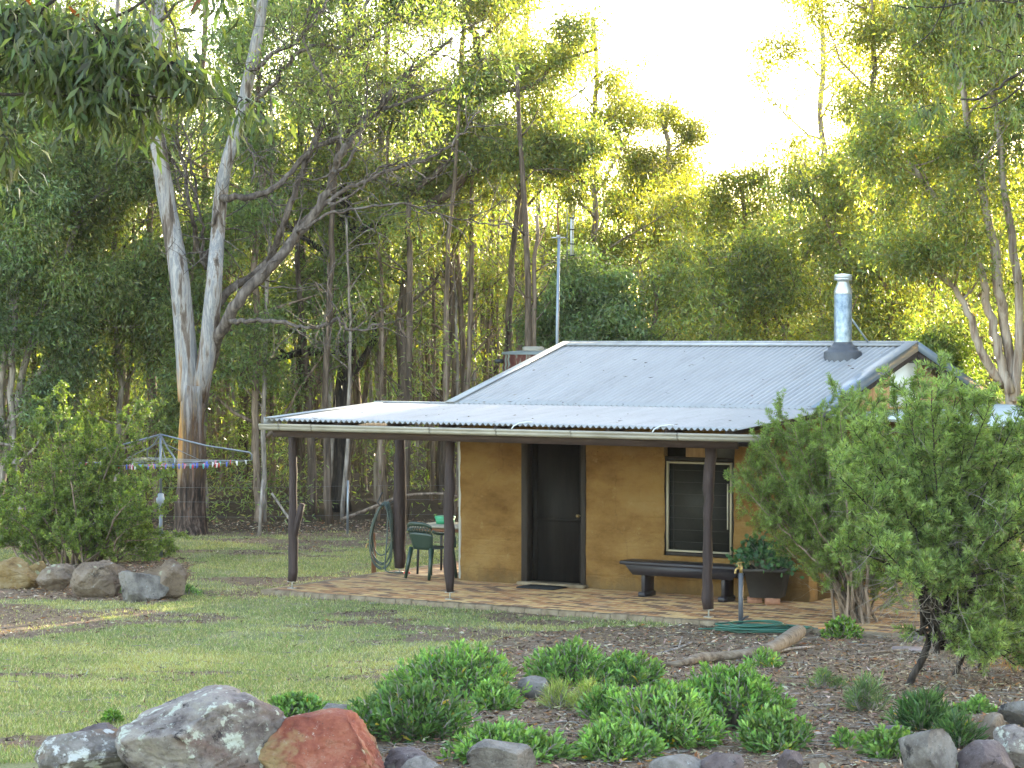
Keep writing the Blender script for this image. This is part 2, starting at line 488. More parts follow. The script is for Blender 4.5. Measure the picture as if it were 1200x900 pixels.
def ground_mat():
    m = bpy.data.materials.new('earth_and_turf'); m.use_nodes = True
    t = m.node_tree; L = t.links; b = t.nodes['Principled BSDF']
    tc = t.nodes.new('ShaderNodeTexCoord'); a = t.nodes.new('ShaderNodeAttribute'); a.attribute_name = 'cover'
    sp = t.nodes.new('ShaderNodeSeparateColor'); L.new(a.outputs['Color'], sp.inputs[0])

    def noi(s, d=8, r=.65):
        n = t.nodes.new('ShaderNodeTexNoise'); n.inputs['Scale'].default_value = s; n.inputs['Detail'].default_value = d; n.inputs['Roughness'].default_value = r
        L.new(tc.outputs['Object'], n.inputs[0]); return n
    n1, n2, n3 = noi(1.1), noi(14), noi(45, 5, .75)
    tur = ramp(t, [(.30, (.09, .112, .036)), (.46, (.155, .172, .066)), (.56, (.25, .23, .12)), (.70, (.31, .26, .16))])
    mixn = t.nodes.new('ShaderNodeMath'); mixn.operation = 'MULTIPLY_ADD'; mixn.inputs[1].default_value = .5; L.new(n3.outputs[0], mixn.inputs[0])
    h = t.nodes.new('ShaderNodeMath'); h.operation = 'MULTIPLY'; h.inputs[1].default_value = .5; L.new(n1.outputs[0], h.inputs[0]); L.new(h.outputs[0], mixn.inputs[2])
    L.new(mixn.outputs[0], tur.inputs[0])
    soil = ramp(t, [(.32, (.045, .028, .017)), (.45, (.12, .080, .052)), (.55, (.21, .148, .10)), (.68, (.32, .24, .17))])
    m2 = t.nodes.new('ShaderNodeMath'); m2.operation = 'MULTIPLY_ADD'; m2.inputs[1].default_value = .6; L.new(n3.outputs[0], m2.inputs[0])
    h2 = t.nodes.new('ShaderNodeMath'); h2.operation = 'MULTIPLY'; h2.inputs[1].default_value = .4; L.new(n2.outputs[0], h2.inputs[0]); L.new(h2.outputs[0], m2.inputs[2])
    L.new(m2.outputs[0], soil.inputs[0])
    # ragged edge between turf and earth
    e = t.nodes.new('ShaderNodeMath'); e.operation = 'MULTIPLY_ADD'; e.inputs[1].default_value = 1.5; e.inputs[2].default_value = -.75; L.new(n2.outputs[0], e.inputs[0])
    ad = t.nodes.new('ShaderNodeMath'); ad.operation = 'ADD'; L.new(e.outputs[0], ad.inputs[0]); L.new(sp.outputs[0], ad.inputs[1])
    mr = t.nodes.new('ShaderNodeMapRange'); mr.inputs[1].default_value = .3; mr.inputs[2].default_value = .7; L.new(ad.outputs[0], mr.inputs[0])
    mx = t.nodes.new('ShaderNodeMix'); mx.data_type = 'RGBA'; L.new(mr.outputs[0], mx.inputs[0]); L.new(soil.outputs[0], mx.inputs[6]); L.new(tur.outputs[0], mx.inputs[7])
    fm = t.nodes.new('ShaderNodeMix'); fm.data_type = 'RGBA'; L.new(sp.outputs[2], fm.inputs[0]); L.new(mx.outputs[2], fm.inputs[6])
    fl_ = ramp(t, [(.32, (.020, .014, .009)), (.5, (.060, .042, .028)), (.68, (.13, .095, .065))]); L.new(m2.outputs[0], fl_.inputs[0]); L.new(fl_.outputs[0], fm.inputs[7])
    L.new(fm.outputs[2], b.inputs['Base Color']); b.inputs['Roughness'].default_value = .95; b.inputs['Specular IOR Level'].default_value = .1
    bp = t.nodes.new('ShaderNodeBump'); bp.inputs['Strength'].default_value = .8; bp.inputs['Distance'].default_value = .04
    L.new(n3.outputs[0], bp.inputs['Height']); L.new(bp.outputs[0], b.inputs['Normal'])
    return m


tag(link('ground', gme, ground_mat()), kind='structure')

# ------------------------------------------------------------------ brick paving under the verandah
def brick_mat():
    m = bpy.data.materials.new('salvaged_brick_paving'); m.use_nodes = True
    t = m.node_tree; L = t.links; b = t.nodes['Principled BSDF']
    tc = t.nodes.new('ShaderNodeTexCoord')
    mp = t.nodes.new('ShaderNodeMapping'); mp.inputs['Rotation'].default_value = (0, 0, .0); L.new(tc.outputs['Object'], mp.inputs[0])
    nd = t.nodes.new('ShaderNodeTexNoise'); nd.inputs['Scale'].default_value = 3; L.new(tc.outputs['Object'], nd.inputs[0])
    br = t.nodes.new('ShaderNodeTexBrick')
    br.inputs['Color1'].default_value = (0, 0, 0, 1); br.inputs['Color2'].default_value = (1, 1, 1, 1); br.inputs['Mortar'].default_value = (.5, .5, .5, 1)
    br.inputs['Scale'].default_value = 1; br.inputs['Brick Width'].default_value = .24; br.inputs['Row Height'].default_value = .115
    br.inputs['Mortar Size'].default_value = .006; br.inputs['Mortar Smooth'].default_value = .3; br.inputs['Bias'].default_value = 0
    L.new(mp.outputs[0], br.inputs[0])
    r = ramp(t, [(.08, (.105, .054, .032)), (.20, (.22, .105, .046)), (.40, (.31, .19, .080)), (.56, (.27, .135, .060)), (.72, (.34, .22, .10)), (.88, (.30, .165, .082)), (.96, (.16, .095, .058))])
    r.color_ramp.interpolation = 'CONSTANT'
    L.new(br.outputs['Color'], r.inputs[0])
    n = t.nodes.new('ShaderNodeTexNoise'); n.inputs['Scale'].default_value = 9; n.inputs['Detail'].default_value = 8; L.new(tc.outputs['Object'], n.inputs[0])
    dr = ramp(t, [(.3, (.55, .5, .45)), (.6, (1.15, 1.1, 1.05))]); L.new(n.outputs[0], dr.inputs[0])
    mu = t.nodes.new('ShaderNodeMix'); mu.data_type = 'RGBA'; mu.blend_type = 'MULTIPLY'; mu.inputs[0].default_value = .8
    L.new(r.outputs[0], mu.inputs[6]); L.new(dr.outputs[0], mu.inputs[7])
    mo = t.nodes.new('ShaderNodeMix'); mo.data_type = 'RGBA'; L.new(br.outputs['Fac'], mo.inputs[0]); L.new(mu.outputs[2], mo.inputs[6]); mo.inputs[7].default_value = (.24, .20, .15, 1)
    L.new(mo.outputs[2], b.inputs['Base Color']); b.inputs['Roughness'].default_value = .85; b.inputs['Specular IOR Level'].default_value = .25
    bp = t.nodes.new('ShaderNodeBump'); bp.inputs['Strength'].default_value = .6; bp.inputs['Distance'].default_value = .01; bp.invert = True
    L.new(br.outputs['Fac'], bp.inputs['Height']); L.new(bp.outputs[0], b.inputs['Normal'])
    return m


M_conc = nm('old_concrete', [(.3, (.09, .065, .04)), (.5, (.17, .125, .080)), (.7, (.23, .18, .125))], 5, 8, rough=.9, bump=.5, bscale=30, spec=.2)
patio = MB()
patio.box((4.87, 3.36, -.11), (9.5, 6.48, .22))
po = patio.build('patio', brick_mat(), None, hw(0, 0)); po.rotation_euler.z = -YAW
tag(po, kind='structure')
kerb = MB()
for i in range(38):                                   # irregular edging bricks set in mortar along the front, then along the left side
    x0 = .01 + i * .253
    kerb.box((x0 + .1265, .06 + R.normal() * .004, -.107 + R.normal() * .004), (.251, .115 + R.normal() * .012, .222), R.normal() * .012, .016)
for i in range(25):
    kerb.box((.06, .245 + i * .253, -.108 + R.normal() * .003), (.115, .244, .222), 0, .012)
ko = kerb.build('kerb', M_conc, None, hw(0, 0)); ko.rotation_euler.z = -YAW
tag(ko, kind='structure')

# ------------------------------------------------------------------ the cottage
cot = thing('cottage', 'small ochre mudbrick cottage with grey corrugated iron roof and timber post verandah', 'house', hw(0, 0), -YAW)
XL, XR, YW, YB = 1.665, 7.16, 2.58, 9.2
RX0, RX1, YR, ZR, ZB = 1.45, 7.34, 5.9, 3.417, 2.548
VX0, VX1 = .20, 7.42
def wall_mat():
    m = bpy.data.materials.new('ochre_mudbrick'); m.use_nodes = True
    t = m.node_tree; L = t.links; b = t.nodes['Principled BSDF']
    tc = t.nodes.new('ShaderNodeTexCoord')

    def noi(s_, d, st=(1, 1, 1), r=.62, dist=0.0):
        mp = t.nodes.new('ShaderNodeMapping'); mp.inputs['Scale'].default_value = st; L.new(tc.outputs['Object'], mp.inputs[0])
        n = t.nodes.new('ShaderNodeTexNoise'); n.inputs['Scale'].default_value = s_; n.inputs['Detail'].default_value = d; n.inputs['Roughness'].default_value = r; n.inputs['Distortion'].default_value = dist
        L.new(mp.outputs[0], n.inputs[0]); return n
    n1 = noi(1.1, 10, (1, 1, 1.8), .68)
    r = ramp(t, [(.28, (.090, .044, .013)), (.44, (.155, .083, .027)), (.56, (.195, .113, .041)), (.74, (.21, .134, .056))]); L.new(n1.outputs[0], r.inputs[0]); col = r.outputs[0]

    def mixc(col, fac, c):
        x = t.nodes.new('ShaderNodeMix'); x.data_type = 'RGBA'; L.new(fac, x.inputs[0]); L.new(col, x.inputs[6]); x.inputs[7].default_value = (*c, 1); return x.outputs[2]

    def rng_(out, lo, hi, mx=1.0):
        k_ = t.nodes.new('ShaderNodeMapRange'); k_.inputs[1].default_value = lo; k_.inputs[2].default_value = hi; k_.inputs[4].default_value = mx; L.new(out, k_.inputs[0]); return k_.outputs[0]
    col = mixc(col, rng_(noi(6, 8, (1, 1, 1), .7).outputs[0], .60, .74, .7), (.25, .175, .085))      # rubbed pale patches
    col = mixc(col, rng_(noi(17, 3).outputs[0], .70, .74, .75), (.060, .033, .014))                 # pits and straw holes
    ms = t.nodes.new('ShaderNodeTexVoronoi'); ms.feature = 'DISTANCE_TO_EDGE'; ms.inputs['Scale'].default_value = 1.15
    dv = noi(5, 6); ad = t.nodes.new('ShaderNodeMixRGB'); ad.inputs[0].default_value = .22; L.new(tc.outputs['Object'], ad.inputs[1]); L.new(dv.outputs['Color'], ad.inputs[2]); L.new(ad.outputs[0], ms.inputs[0])
    crack = rng_(ms.outputs[0], .006, .001, .28); col = mixc(col, crack, (.055, .032, .014))
    sx = t.nodes.new('ShaderNodeSeparateXYZ'); L.new(tc.outputs['Object'], sx.inputs[0])
    spl = t.nodes.new('ShaderNodeMath'); spl.operation = 'MULTIPLY_ADD'; spl.inputs[1].default_value = .75; L.new(noi(5, 7, (1, 1, .6), .7).outputs[0], spl.inputs[0]); L.new(sx.outputs[2], spl.inputs[2])
    col = mixc(col, rng_(spl.outputs[0], .62, .38, .65), (.080, .052, .026))                        # rain splash along the foot
    L.new(col, b.inputs['Base Color']); b.inputs['Roughness'].default_value = .93; b.inputs['Specular IOR Level'].default_value = .1
    # courses showing faintly through the render
    sw_ = t.nodes.new('ShaderNodeCombineXYZ'); L.new(sx.outputs[0], sw_.inputs[0]); L.new(sx.outputs[2], sw_.inputs[1])
    ad2 = t.nodes.new('ShaderNodeMixRGB'); ad2.inputs[0].default_value = .05; L.new(sw_.outputs[0], ad2.inputs[1]); L.new(noi(4, 4).outputs['Color'], ad2.inputs[2])
    br = t.nodes.new('ShaderNodeTexBrick'); br.inputs['Scale'].default_value = 1; br.inputs['Brick Width'].default_value = .42; br.inputs['Row Height'].default_value = .20; br.inputs['Mortar Size'].default_value = .02; br.inputs['Mortar Smooth'].default_value = 1.0
    L.new(ad2.outputs[0], br.inputs[0])
    hs = t.nodes.new('ShaderNodeMath'); hs.operation = 'MULTIPLY_ADD'; hs.inputs[1].default_value = -.16; L.new(br.outputs['Fac'], hs.inputs[0]); L.new(noi(8, 10, (1, 1, 1.6), .7).outputs[0], hs.inputs[2])
    bp = t.nodes.new('ShaderNodeBump'); bp.inputs['Strength'].default_value = .8; bp.inputs['Distance'].default_value = .035; L.new(hs.outputs[0], bp.inputs['Height']); L.new(bp.outputs[0], b.inputs['Normal'])
    return m


M_wall = wall_mat()
M_timber = nm('dark_purple_brown_timber', [(.3, (.018, .011, .010)), (.6, (.040, .025, .023)), (.8, (.070, .047, .043))], 3, 8, (6, 6, .6), .75, .5, 6, (7, 7, .6), spec=.3)
M_beam = nm('brown_fascia_timber', [(.3, (.026, .014, .010)), (.7, (.052, .030, .022))], 4, 6, (1, 6, 6), .7, .25, 12, spec=.3)


def roof_mat(name, cols, metallic=.35, rough=.55):
    m = nm(name, cols, 1.6, 11, (2.6, .55, .55), rough, .12, 30, metallic=metallic * .35, spec=.25, rough2=.7)
    return m


M_roof = roof_mat('weathered_zinc_sheet', [(.26, (.20, .197, .192)), (.42, (.258, .256, .252)), (.60, (.288, .286, .283)), (.76, (.25, .246, .238)), (.88, (.17, .16, .145))])
M_cap = roof_mat('zinc_capping', [(.35, (.22, .22, .22)), (.6, (.31, .31, .305)), (.8, (.27, .255, .23))], .3, .45)
M_barge = plain('blue_grey_flashing', (.15, .18, .21), .4, .1, 3, .4)
M_gutter = nm('beige_gutter_paint', [(.35, (.18, .155, .115)), (.6, (.26, .23, .18)), (.8, (.15, .13, .095))], 2, 7, (1.5, 4, 8), .45, .08, 20, spec=.5)


def wall_panel(name, x0, x1, z0, z1, holes, mat, depth=.26, step=.06, amp=.012):
    """rendered mudbrick wall with real openings, front at Y=YW"""
    ex = sorted({x0, x1, *[h[0] for h in holes], *[h[1] for h in holes]})
    ez = sorted({z0, z1, *[h[2] for h in holes], *[h[3] for h in holes]})
    def sub(e):
        o = []
        for a, b in zip(e, e[1:]):
            k = max(1, int(round((b - a) / step))); o += list(np.linspace(a, b, k + 1)[:-1])
        return o + [e[-1]]
    X, Z = sub(ex), sub(ez)
    bm = bmesh.new()
    g = {}
    def vtx(i, j):
        if (i, j) not in g: g[(i, j)] = bm.verts.new((X[i], YW, Z[j]))
        return g[(i, j)]
    for i in range(len(X) - 1):
        for j in range(len(Z) - 1):
            cx, cz = (X[i] + X[i + 1]) / 2, (Z[j] + Z[j + 1]) / 2
            if any(h[0] < cx < h[1] and h[2] < cz < h[3] for h in holes): continue
            bm.faces.new([vtx(i, j), vtx(i + 1, j), vtx(i + 1, j + 1), vtx(i, j + 1)])
    r = bmesh.ops.extrude_face_region(bm, geom=list(bm.faces))
    nv = [v for v in r['geom'] if isinstance(v, bmesh.types.BMVert)]
    bmesh.ops.translate(bm, verts=nv, vec=(0, depth, 0))
    bmesh.ops.recalc_face_normals(bm, faces=bm.faces)
    for v in bm.verts:
        p = v.co
        course = .0025 * math.sin(p.z * 2 * math.pi / .29 + .6 * mnoise.noise(p * 1.5))
        d = amp * (mnoise.noise(p * 2.3) + .8 * mnoise.noise(p * 6) + .5 * mnoise.noise(p * 15)) + course
        if p.y < YW + .05: v.co.y += d
        if abs(p.x - x0) < 1e-4 or abs(p.x - x1) < 1e-4: v.co.x += .8 * d
        for h in holes:
            if h[2] - .01 < p.z < h[3] + .01 and (abs(p.x - h[0]) < 1e-4 or abs(p.x - h[1]) < 1e-4): v.co.x += .7 * d
    me = bpy.data.meshes.new(name); bm.to_mesh(me); bm.free()
    for p in me.polygons: p.use_smooth = False
    return me


DOOR = (2.70, 3.75, -.02, 2.09); WIN = (4.99, 6.05, .52, 2.19)
fw = link('front_wall', wall_panel('front_wall', XL, XR, -.02, 2.50, [DOOR, WIN], M_wall), M_wall, cot)
sw = MB()
sw.box((XL + .132, (YW + YB) / 2, 1.25), (.262, YB - YW - .56, 2.5))
sw.build('side_wall', M_wall, cot)
sw = MB(); sw.box((XR - .132, (YW + YB) / 2, 1.24), (.262, YB - YW - .56, 2.48)); sw.build('side_wall', M_wall, cot)
sw = MB(); sw.box(((XL + XR) / 2, YB - .13, 1.25), (XR - XL, .26, 2.5)); sw.build('rear_wall', M_wall, cot)
# gable ends: orange stained ply with a white sheet beside the apex on the right hand end
M_ply = nm('orange_stained_ply', [(.3, (.30, .145, .065)), (.55, (.44, .235, .115)), (.75, (.52, .31, .17))], 3, 7, (7, 7, .5), .7, .1, 10, spec=.25)
M_white = plain('white_sheet', (.72, .72, .70), .6, .06, 3)
k = (ZR - ZB) / (YR - YW)
for xx, nmx in ((XL + .02, 'gable_panel'), (XR - .02, 'gable_panel')):
    g = MB(); g.prism([(YW, 2.49), (YB, 2.49), (YB, ZB - .02), (YR, ZR - .06), (YW, ZB - .02)], (.06, 0, 0), (xx - .03, 0, 0), (0, 1, 0), (0, 0, 1))
    g.build(nmx, M_ply, cot)
g = MB(); g.prism([(5.28, 2.52), (6.25, 2.52), (6.25, 3.20), (5.9, 3.29), (5.28, 3.13)], (.02, 0, 0), (XR + .012, 0, 0), (0, 1, 0), (0, 0, 1)); g.build('white_panel', M_white, cot)
for (y_, z_0, w_, h_) in ((YR, 3.22, .09, .15), (YW + 1.1, 2.73, .07, .10), (YR + 1.2, 3.0, .07, .10)):   # purlin ends under the overhang
    g = MB(); g.box((XR + .09, y_, z_0), (.16, w_, h_), 0, .008); g.build('purlin_end', M_timber, cot)


def corrugated(name, x0, x1, line, mat, parent, pitch=.087, amp=.017, along_x=True):
    """sheet whose flutes run down the slope; line = [(y, z), ...]"""
    n = int((x1 - x0) / pitch * 8)
    X = np.linspace(x0, x1, n)
    rows = []
    ln = np.array(line)
    s = np.linspace(0, 1, 14); seg = np.linspace(0, len(ln) - 1, 14)
    Y = np.interp(seg, range(len(ln)), ln[:, 0]); Z = np.interp(seg, range(len(ln)), ln[:, 1])
    up = amp * np.cos(X / pitch * 2 * math.pi)
    V = np.stack([np.tile(X, (14, 1)), np.tile(Y[:, None], (1, n)), Z[:, None] + up[None] + .006 * (fbm(X * .9, 3 + 0 * X, 2)[None] - .5) + .003 * (R.random((14, 1)) - .5)], -1)
    if not along_x: V = V[..., [1, 0, 2]]
    b = V.copy(); b[..., 2] -= .0025
    i = np.arange(14 * n).reshape(14, n)
    q = np.stack([i[:-1, :-1], i[:-1, 1:], i[1:, 1:], i[1:, :-1]], -1).reshape(-1, 4)
    e = np.stack([i[0, :-1], i[0, 1:], i[0, 1:] + 14 * n, i[0, :-1] + 14 * n], -1)
    me = np_mesh(name, np.vstack([V.reshape(-1, 3), b.reshape(-1, 3)]), [q, q[:, ::-1] + 14 * n, e[:, ::-1]], True)
    return link(name, me, mat, parent)


corrugated('verandah_roof', VX0, VX1, [(-.11, 2.375), (YW + .10, 2.551)], M_roof, cot)
mr_ = corrugated('main_roof', RX0, RX1, [(YW - .03, ZB + .006), (YR, ZR)], M_roof, cot)
corrugated('rear_roof', RX0, RX1, [(YR, ZR), (9.5, ZR - 3.6 * k)], M_roof, cot)
rc = MB()                                                  # ridge capping
for sgn in (-1, 1):
    rc.prism([(0, .030), (sgn * .19, .030 - .19 * k + .004), (sgn * .19, .024 - .19 * k), (0, .024)], (RX1 - RX0 + .02, 0, 0), (RX0 - .01, YR, ZR), (0, 1, 0), (0, 0, 1))
rc.tube([(RX0 - .01, YR, ZR + .03), (RX1 + .01, YR, ZR + .03)], .016, 8)
rc.build('ridge_capping', M_cap, cot)
# barge capping down the verges: a folded strip, top leg on the sheet and a fascia leg outside
def barge(name, x, side, line, wtop, drop, mat):
    b = MB()
    (ya, za), (yb, zb) = line
    for (w0, w1, z0, z1) in ((0, -side * wtop, .018, .024), (side * .0, side * .006, -drop, .024)):
        A = [(x + w0, za + z0), (x + w1, za + z0), (x + w1, za + z1), (x + w0, za + z1)]
        B = [(x + w0, zb + z0), (x + w1, zb + z0), (x + w1, zb + z1), (x + w0, zb + z1)]
        V = [(p[0], ya, p[1]) for p in A] + [(p[0], yb, p[1]) for p in B]
        b.raw(V, [(0, 1, 2, 3), (7, 6, 5, 4), (0, 4, 5, 1), (1, 5, 6, 2), (2, 6, 7, 3), (3, 7, 4, 0)])
    return b.build(name, mat, cot)


barge('barge_capping', RX1 + .012, 1, ((YW - .05, ZB + .012), (YR, ZR + .016)), .17, .115, M_barge)
barge('barge_capping', RX1 + .012, 1, ((YR, ZR + .016), (9.5, ZR + .016 - 3.6 * k)), .17, .115, M_barge)
barge('barge_capping', RX0 - .012, -1, ((YW - .05, ZB + .012), (YR, ZR + .016)), .15, .11, M_cap)
barge('barge_capping', RX0 - .012, -1, ((YR, ZR + .016), (9.5, ZR + .016 - 3.6 * k)), .15, .11, M_cap)
barge('barge_capping', VX0 - .012, -1, ((-.13, 2.385), (YW + .10, 2.545)), .17, .075, M_cap)
b = MB(); b.box(((VX0 + RX0) / 2 - .02, YW + .06, 2.566), (RX0 - VX0 + .06, .16, .016)); b.box(((VX0 + RX0) / 2 - .02, YW + .145, 2.51), (RX0 - VX0 + .06, .012, .10)); b.build('apron_flashing', M_cap, cot)
br = MB()                                                  # timber barge boards under the capping
for (ya, za, yb, zb) in ((YW, ZB, YR, ZR), (YR, ZR, 9.4, ZR - 3.5 * k)):
    V = [(x, y, z) for (y, z) in ((ya, za), (yb, zb)) for (x, z) in ((RX1 - .035, z - .18), (RX1 - .002, z - .18), (RX1 - .002, z - .02), (RX1 - .035, z - .02))]
    br.raw(V, [(0, 1, 2, 3), (7, 6, 5, 4), (0, 4, 5, 1), (1, 5, 6, 2), (2, 6, 7, 3), (3, 7, 4, 0)])
br.build('barge_board', M_timber, cot)
# soffit lining of the overhang
sf = MB()
sf.prism([(YR, ZR - .05), (9.3, ZR - .05 - 3.4 * k), (9.3, ZR - .066 - 3.4 * k), (YR, ZR - .066)], (.15, 0, 0), (XR + .02, 0, 0), (0, 1, 0), (0, 0, 1))
sf.prism([(YW, ZB - .04), (YR, ZR - .05), (YR, ZR - .066), (YW, ZB - .056)], (.15, 0, 0), (XR + .02, 0, 0), (0, 1, 0), (0, 0, 1))
sf.build('soffit', plain('pale_green_soffit', (.50, .54, .50), .6, .08), cot)
# verandah timbers, gutter
vb = MB()
vb.box(((VX0 + VX1) / 2 + .03, -.055, 2.21), (VX1 - VX0 - .12, .045, .14))
vb.build('fascia_board', M_beam, cot)
vb = MB()
vb.box(((VX0 + VX1) / 2, .395, 2.215), (VX1 - VX0 - .2, .10, .13), 0, .01)
vb.box((.28, 1.7, 2.26), (.09, 2.72, .12), 0, .01)
vb.build('verandah_beam', M_timber, cot)
vb = MB()
for x in np.linspace(.5, 7.2, 9):
    vb.prism([(-.02, 2.29), (YW, 2.44), (YW, 2.52), (-.02, 2.36)], (.045, 0, 0), (x, 0, 0), (0, 1, 0), (0, 0, 1))
vb.build('rafter', M_timber, cot)
gt = MB()
prof = [(-.075, 2.325), (-.195, 2.320), (-.205, 2.300), (-.185, 2.286), (-.190, 2.268), (-.175, 2.240), (-.085, 2.240), (-.083, 2.232), (-.182, 2.230), (-.200, 2.262), (-.194, 2.282), (-.214, 2.300), (-.200, 2.330), (-.075, 2.335)]
gu = MB()
out = [(-.085, 2.236), (-.170, 2.232), (-.192, 2.250), (-.196, 2.272), (-.188, 2.284), (-.204, 2.296), (-.206, 2.316), (-.190, 2.322), (-.190, 2.312), (-.184, 2.290), (-.176, 2.262), (-.165, 2.244), (-.093, 2.246), (-.093, 2.322), (-.085, 2.322)]
gu.prism(out, (7.72 - .145, 0, 0), (.145, 0, 0), (0, 1, 0), (0, 0, 1))
gu.prism([(-.086, 2.237), (-.170, 2.233), (-.191, 2.250), (-.203, 2.297), (-.205, 2.315), (-.086, 2.321)], (.004, 0, 0), (.141, 0, 0), (0, 1, 0), (0, 0, 1))
gutter = gu.build('gutter', M_gutter, cot)
M_gj = plain('gutter_bracket', (.14, .12, .09), .5)
for x in (.47, 1.02, 2.95, 3.98, 5.1, 6.62):
    gj = MB(); gj.prism([(p[0] * 1.0 - .002 if p[0] < -.09 else p[0], p[1]) for p in out[:8]] + [(-.19, 2.326), (-.085, 2.326)], (.028, 0, 0), (x, 0, 0), (0, 1, 0), (0, 0, 1))
    gj.build('gutter_joint', M_gj, gutter)
M_pvc = plain('white_plastic_pipe', (.48, .48, .47), .4, .05)
for x in (4.28, 6.33):                                       # bent white straps that stand up from the gutter edge over the sheet
    s_ = MB(); s_.tube([(x - .05, -.19, 2.325), (x - .03, -.17, 2.365), (x + .02, -.11, 2.402), (x + .09, -.02, 2.412), (x + .13, .03, 2.408)], .009, 8)
    s_.build('gutter_strap', M_pvc, cot)
dp = MB(); dp.tube([(XL - .045, YW + .06, .02), (XL - .045, YW + .06, 2.1), (XL - .045, YW - .1, 2.3)], .024, 12)
dp.build('downpipe', M_pvc, cot)


# posts: rough bush poles on steel stirrups
def post(name, X, Y, top, r, seed, bend=.04, stub=False, knob=0.0, low=.10):
    g = np.random.default_rng(seed); n = 16
    z = np.linspace(low, top, n); b1, b2 = g.normal(size=2) * bend
    pts = np.stack([X + b1 * np.sin(z * 1.5 + g.random()) * .6 + .006 * g.normal(size=n), Y + b2 * np.sin(z * 1.2) * .5 + .006 * g.normal(size=n), z], 1)
    rad = r * (1 + .10 * np.sin(z * 2.6 + seed) + .05 * g.normal(size=n))
    rad[0] *= .86
    if knob: rad += knob * np.exp(-((z - .42) / .13) ** 2); 
    m = MB(); m.tube(pts, rad, 14, .05)
    if stub:
        m.tube([(X + .0, Y, .62), (X + .04, Y + .01, .82), (X + .105, Y + .02, 1.04), (X + .145, Y + .03, 1.19)], [.055, .058, .052, .046], 10, .04)
    o = m.build(name, M_timber, cot)
    s = MB(); s.tube([(pts[0, 0], pts[0, 1], -.0), (pts[0, 0], pts[0, 1], low + .02)], .011, 8); s.box((pts[0, 0], pts[0, 1], .004), (.10, .10, .008)); s.box((pts[0, 0], pts[0, 1], low - .004), (.11, .09, .01))
    s.build('post_stirrup', plain('galvanised_stirrup', (.35, .34, .30), .5, .2, metallic=.6), o)
    return o


post('verandah_post', .277, .395, 2.16, .066, 1, .02, True)
post('verandah_post', 2.915, .395, 2.16, .068, 5, .035, False, .022)
post('verandah_post', 6.79, .395, 2.16, .068, 8, .03)
post('verandah_post', .225, 3.11, 2.30, .092, 12, .045, False, 0, .06)

# door
M_door = nm('dark_stained_door', [(.3, (.005, .004, .0035)), (.7, (.011, .009, .0075))], 3, 6, (5, 5, .6), .65, .1, 8, spec=.12)
M_jamb = nm('grey_brown_jamb', [(.3, (.014, .010, .008)), (.7, (.030, .023, .019))], 3, 6, (6, 6, .7), .75, .2, 8, spec=.25)
dr = MB()
dr.box((3.245, YW + .13, 1.055), (.86, .042, 2.01))
for (a, b_, c, d) in ((3.245, .93, .84, .05),):
    dr.box((a, YW + .106, b_), (c, .012, d))
for x in (2.86, 3.63):
    dr.box((x, YW + .106, 1.05), (.085, .012, 1.98))
door = dr.build('door', M_door, cot)
h = MB(); h.lathe([(0, 0), (.012, 0), (.012, .04), (.026, .05), (.028, .07), (.018, .085), (0, .086)], (0, 0, 0), 14)
ho = h.build('handle', plain('dull_brass', (.20, .14, .06), .4, .1, metallic=.7), door, (3.60, YW + .10, 1.0)); ho.rotation_euler = (math.radians(90), 0, 0)
jb = MB()
jb.box((2.752, YW + .06, 1.04), (.10, .16, 2.10), 0, .006); jb.box((3.715, YW + .06, 1.04), (.075, .16, 2.10), 0, .006); jb.box((3.235, YW + .06, 2.075), (.875, .156, .045))
jb.build('door_frame', M_jamb, cot)
st = MB(); st.box((3.235, YW + .02, .022), (1.10, .30, .05), 0, .012); st.build('door_step', M_conc, cot)

# window: beige aluminium frame with an insect screen, timber boarding above
M_alu = plain('beige_aluminium', (.27, .235, .165), .45, .06)
M_screen = nm('insect_screen', [(.3, (.010, .010, .009)), (.7, (.022, .021, .018))], 30, 3, (1, 1, 8), .55, spec=.15)
wf = MB()
X0, X1, Z0, Z1 = 5.025, 6.02, .575, 1.815
for (cx, cz, dx, dz) in ((X0 + .016, (Z0 + Z1) / 2, .032, Z1 - Z0), (X1 - .016, (Z0 + Z1) / 2, .032, Z1 - Z0), ((X0 + X1) / 2, Z0 + .016, X1 - X0 - .064, .032), ((X0 + X1) / 2, Z1 - .016, X1 - X0 - .064, .032)):
    wf.box((cx, YW + .012, cz), (dx if dx > .1 else .024, .05, dz if dz > .1 else .024))
win = wf.build('window', M_alu, cot)
pn = MB(); pn.box(((X0 + X1) / 2, YW + .03, (Z0 + Z1) / 2), (X1 - X0 - .06, .008, Z1 - Z0 - .06)); pn.build('insect_screen', M_screen, win)
pb = MB()
for z in np.linspace(Z0 + .14, Z1 - .12, 7): pb.box(((X0 + X1) / 2, YW + .022, z), (X1 - X0 - .07, .006, .008))
pb.box((X0 + .10, YW + .022, 1.2), (.012, .006, 1.17))
pb.build('screen_bar', plain('dark_bar', (.020, .019, .017), .6), win)
cu = MB(); cu.box((X1 - .075, YW + .020, 1.22), (.018, .006, .62)); cu.build('reflection_strip', plain('pale_reflection', (.34, .32, .26), .8), win)  # pale strip standing in for a reflection in the window
wt = MB()
for (cx, cz, dx, dz) in ((5.005, 1.20, .03, 1.36), (6.038, 1.20, .026, 1.36), (5.52, .545, 1.06, .04)):
    wt.box((cx, YW + .07, cz), (dx, .12, dz))
wt.box((5.52, YW + .09, 1.845), (1.06, .12, .05))
wt.build('window_surround', M_jamb, cot)
tr_ = MB(); tr_.box((5.14, YW + .10, 2.03), (.28, .05, .31)); tr_.build('transom_board', M_door, cot)
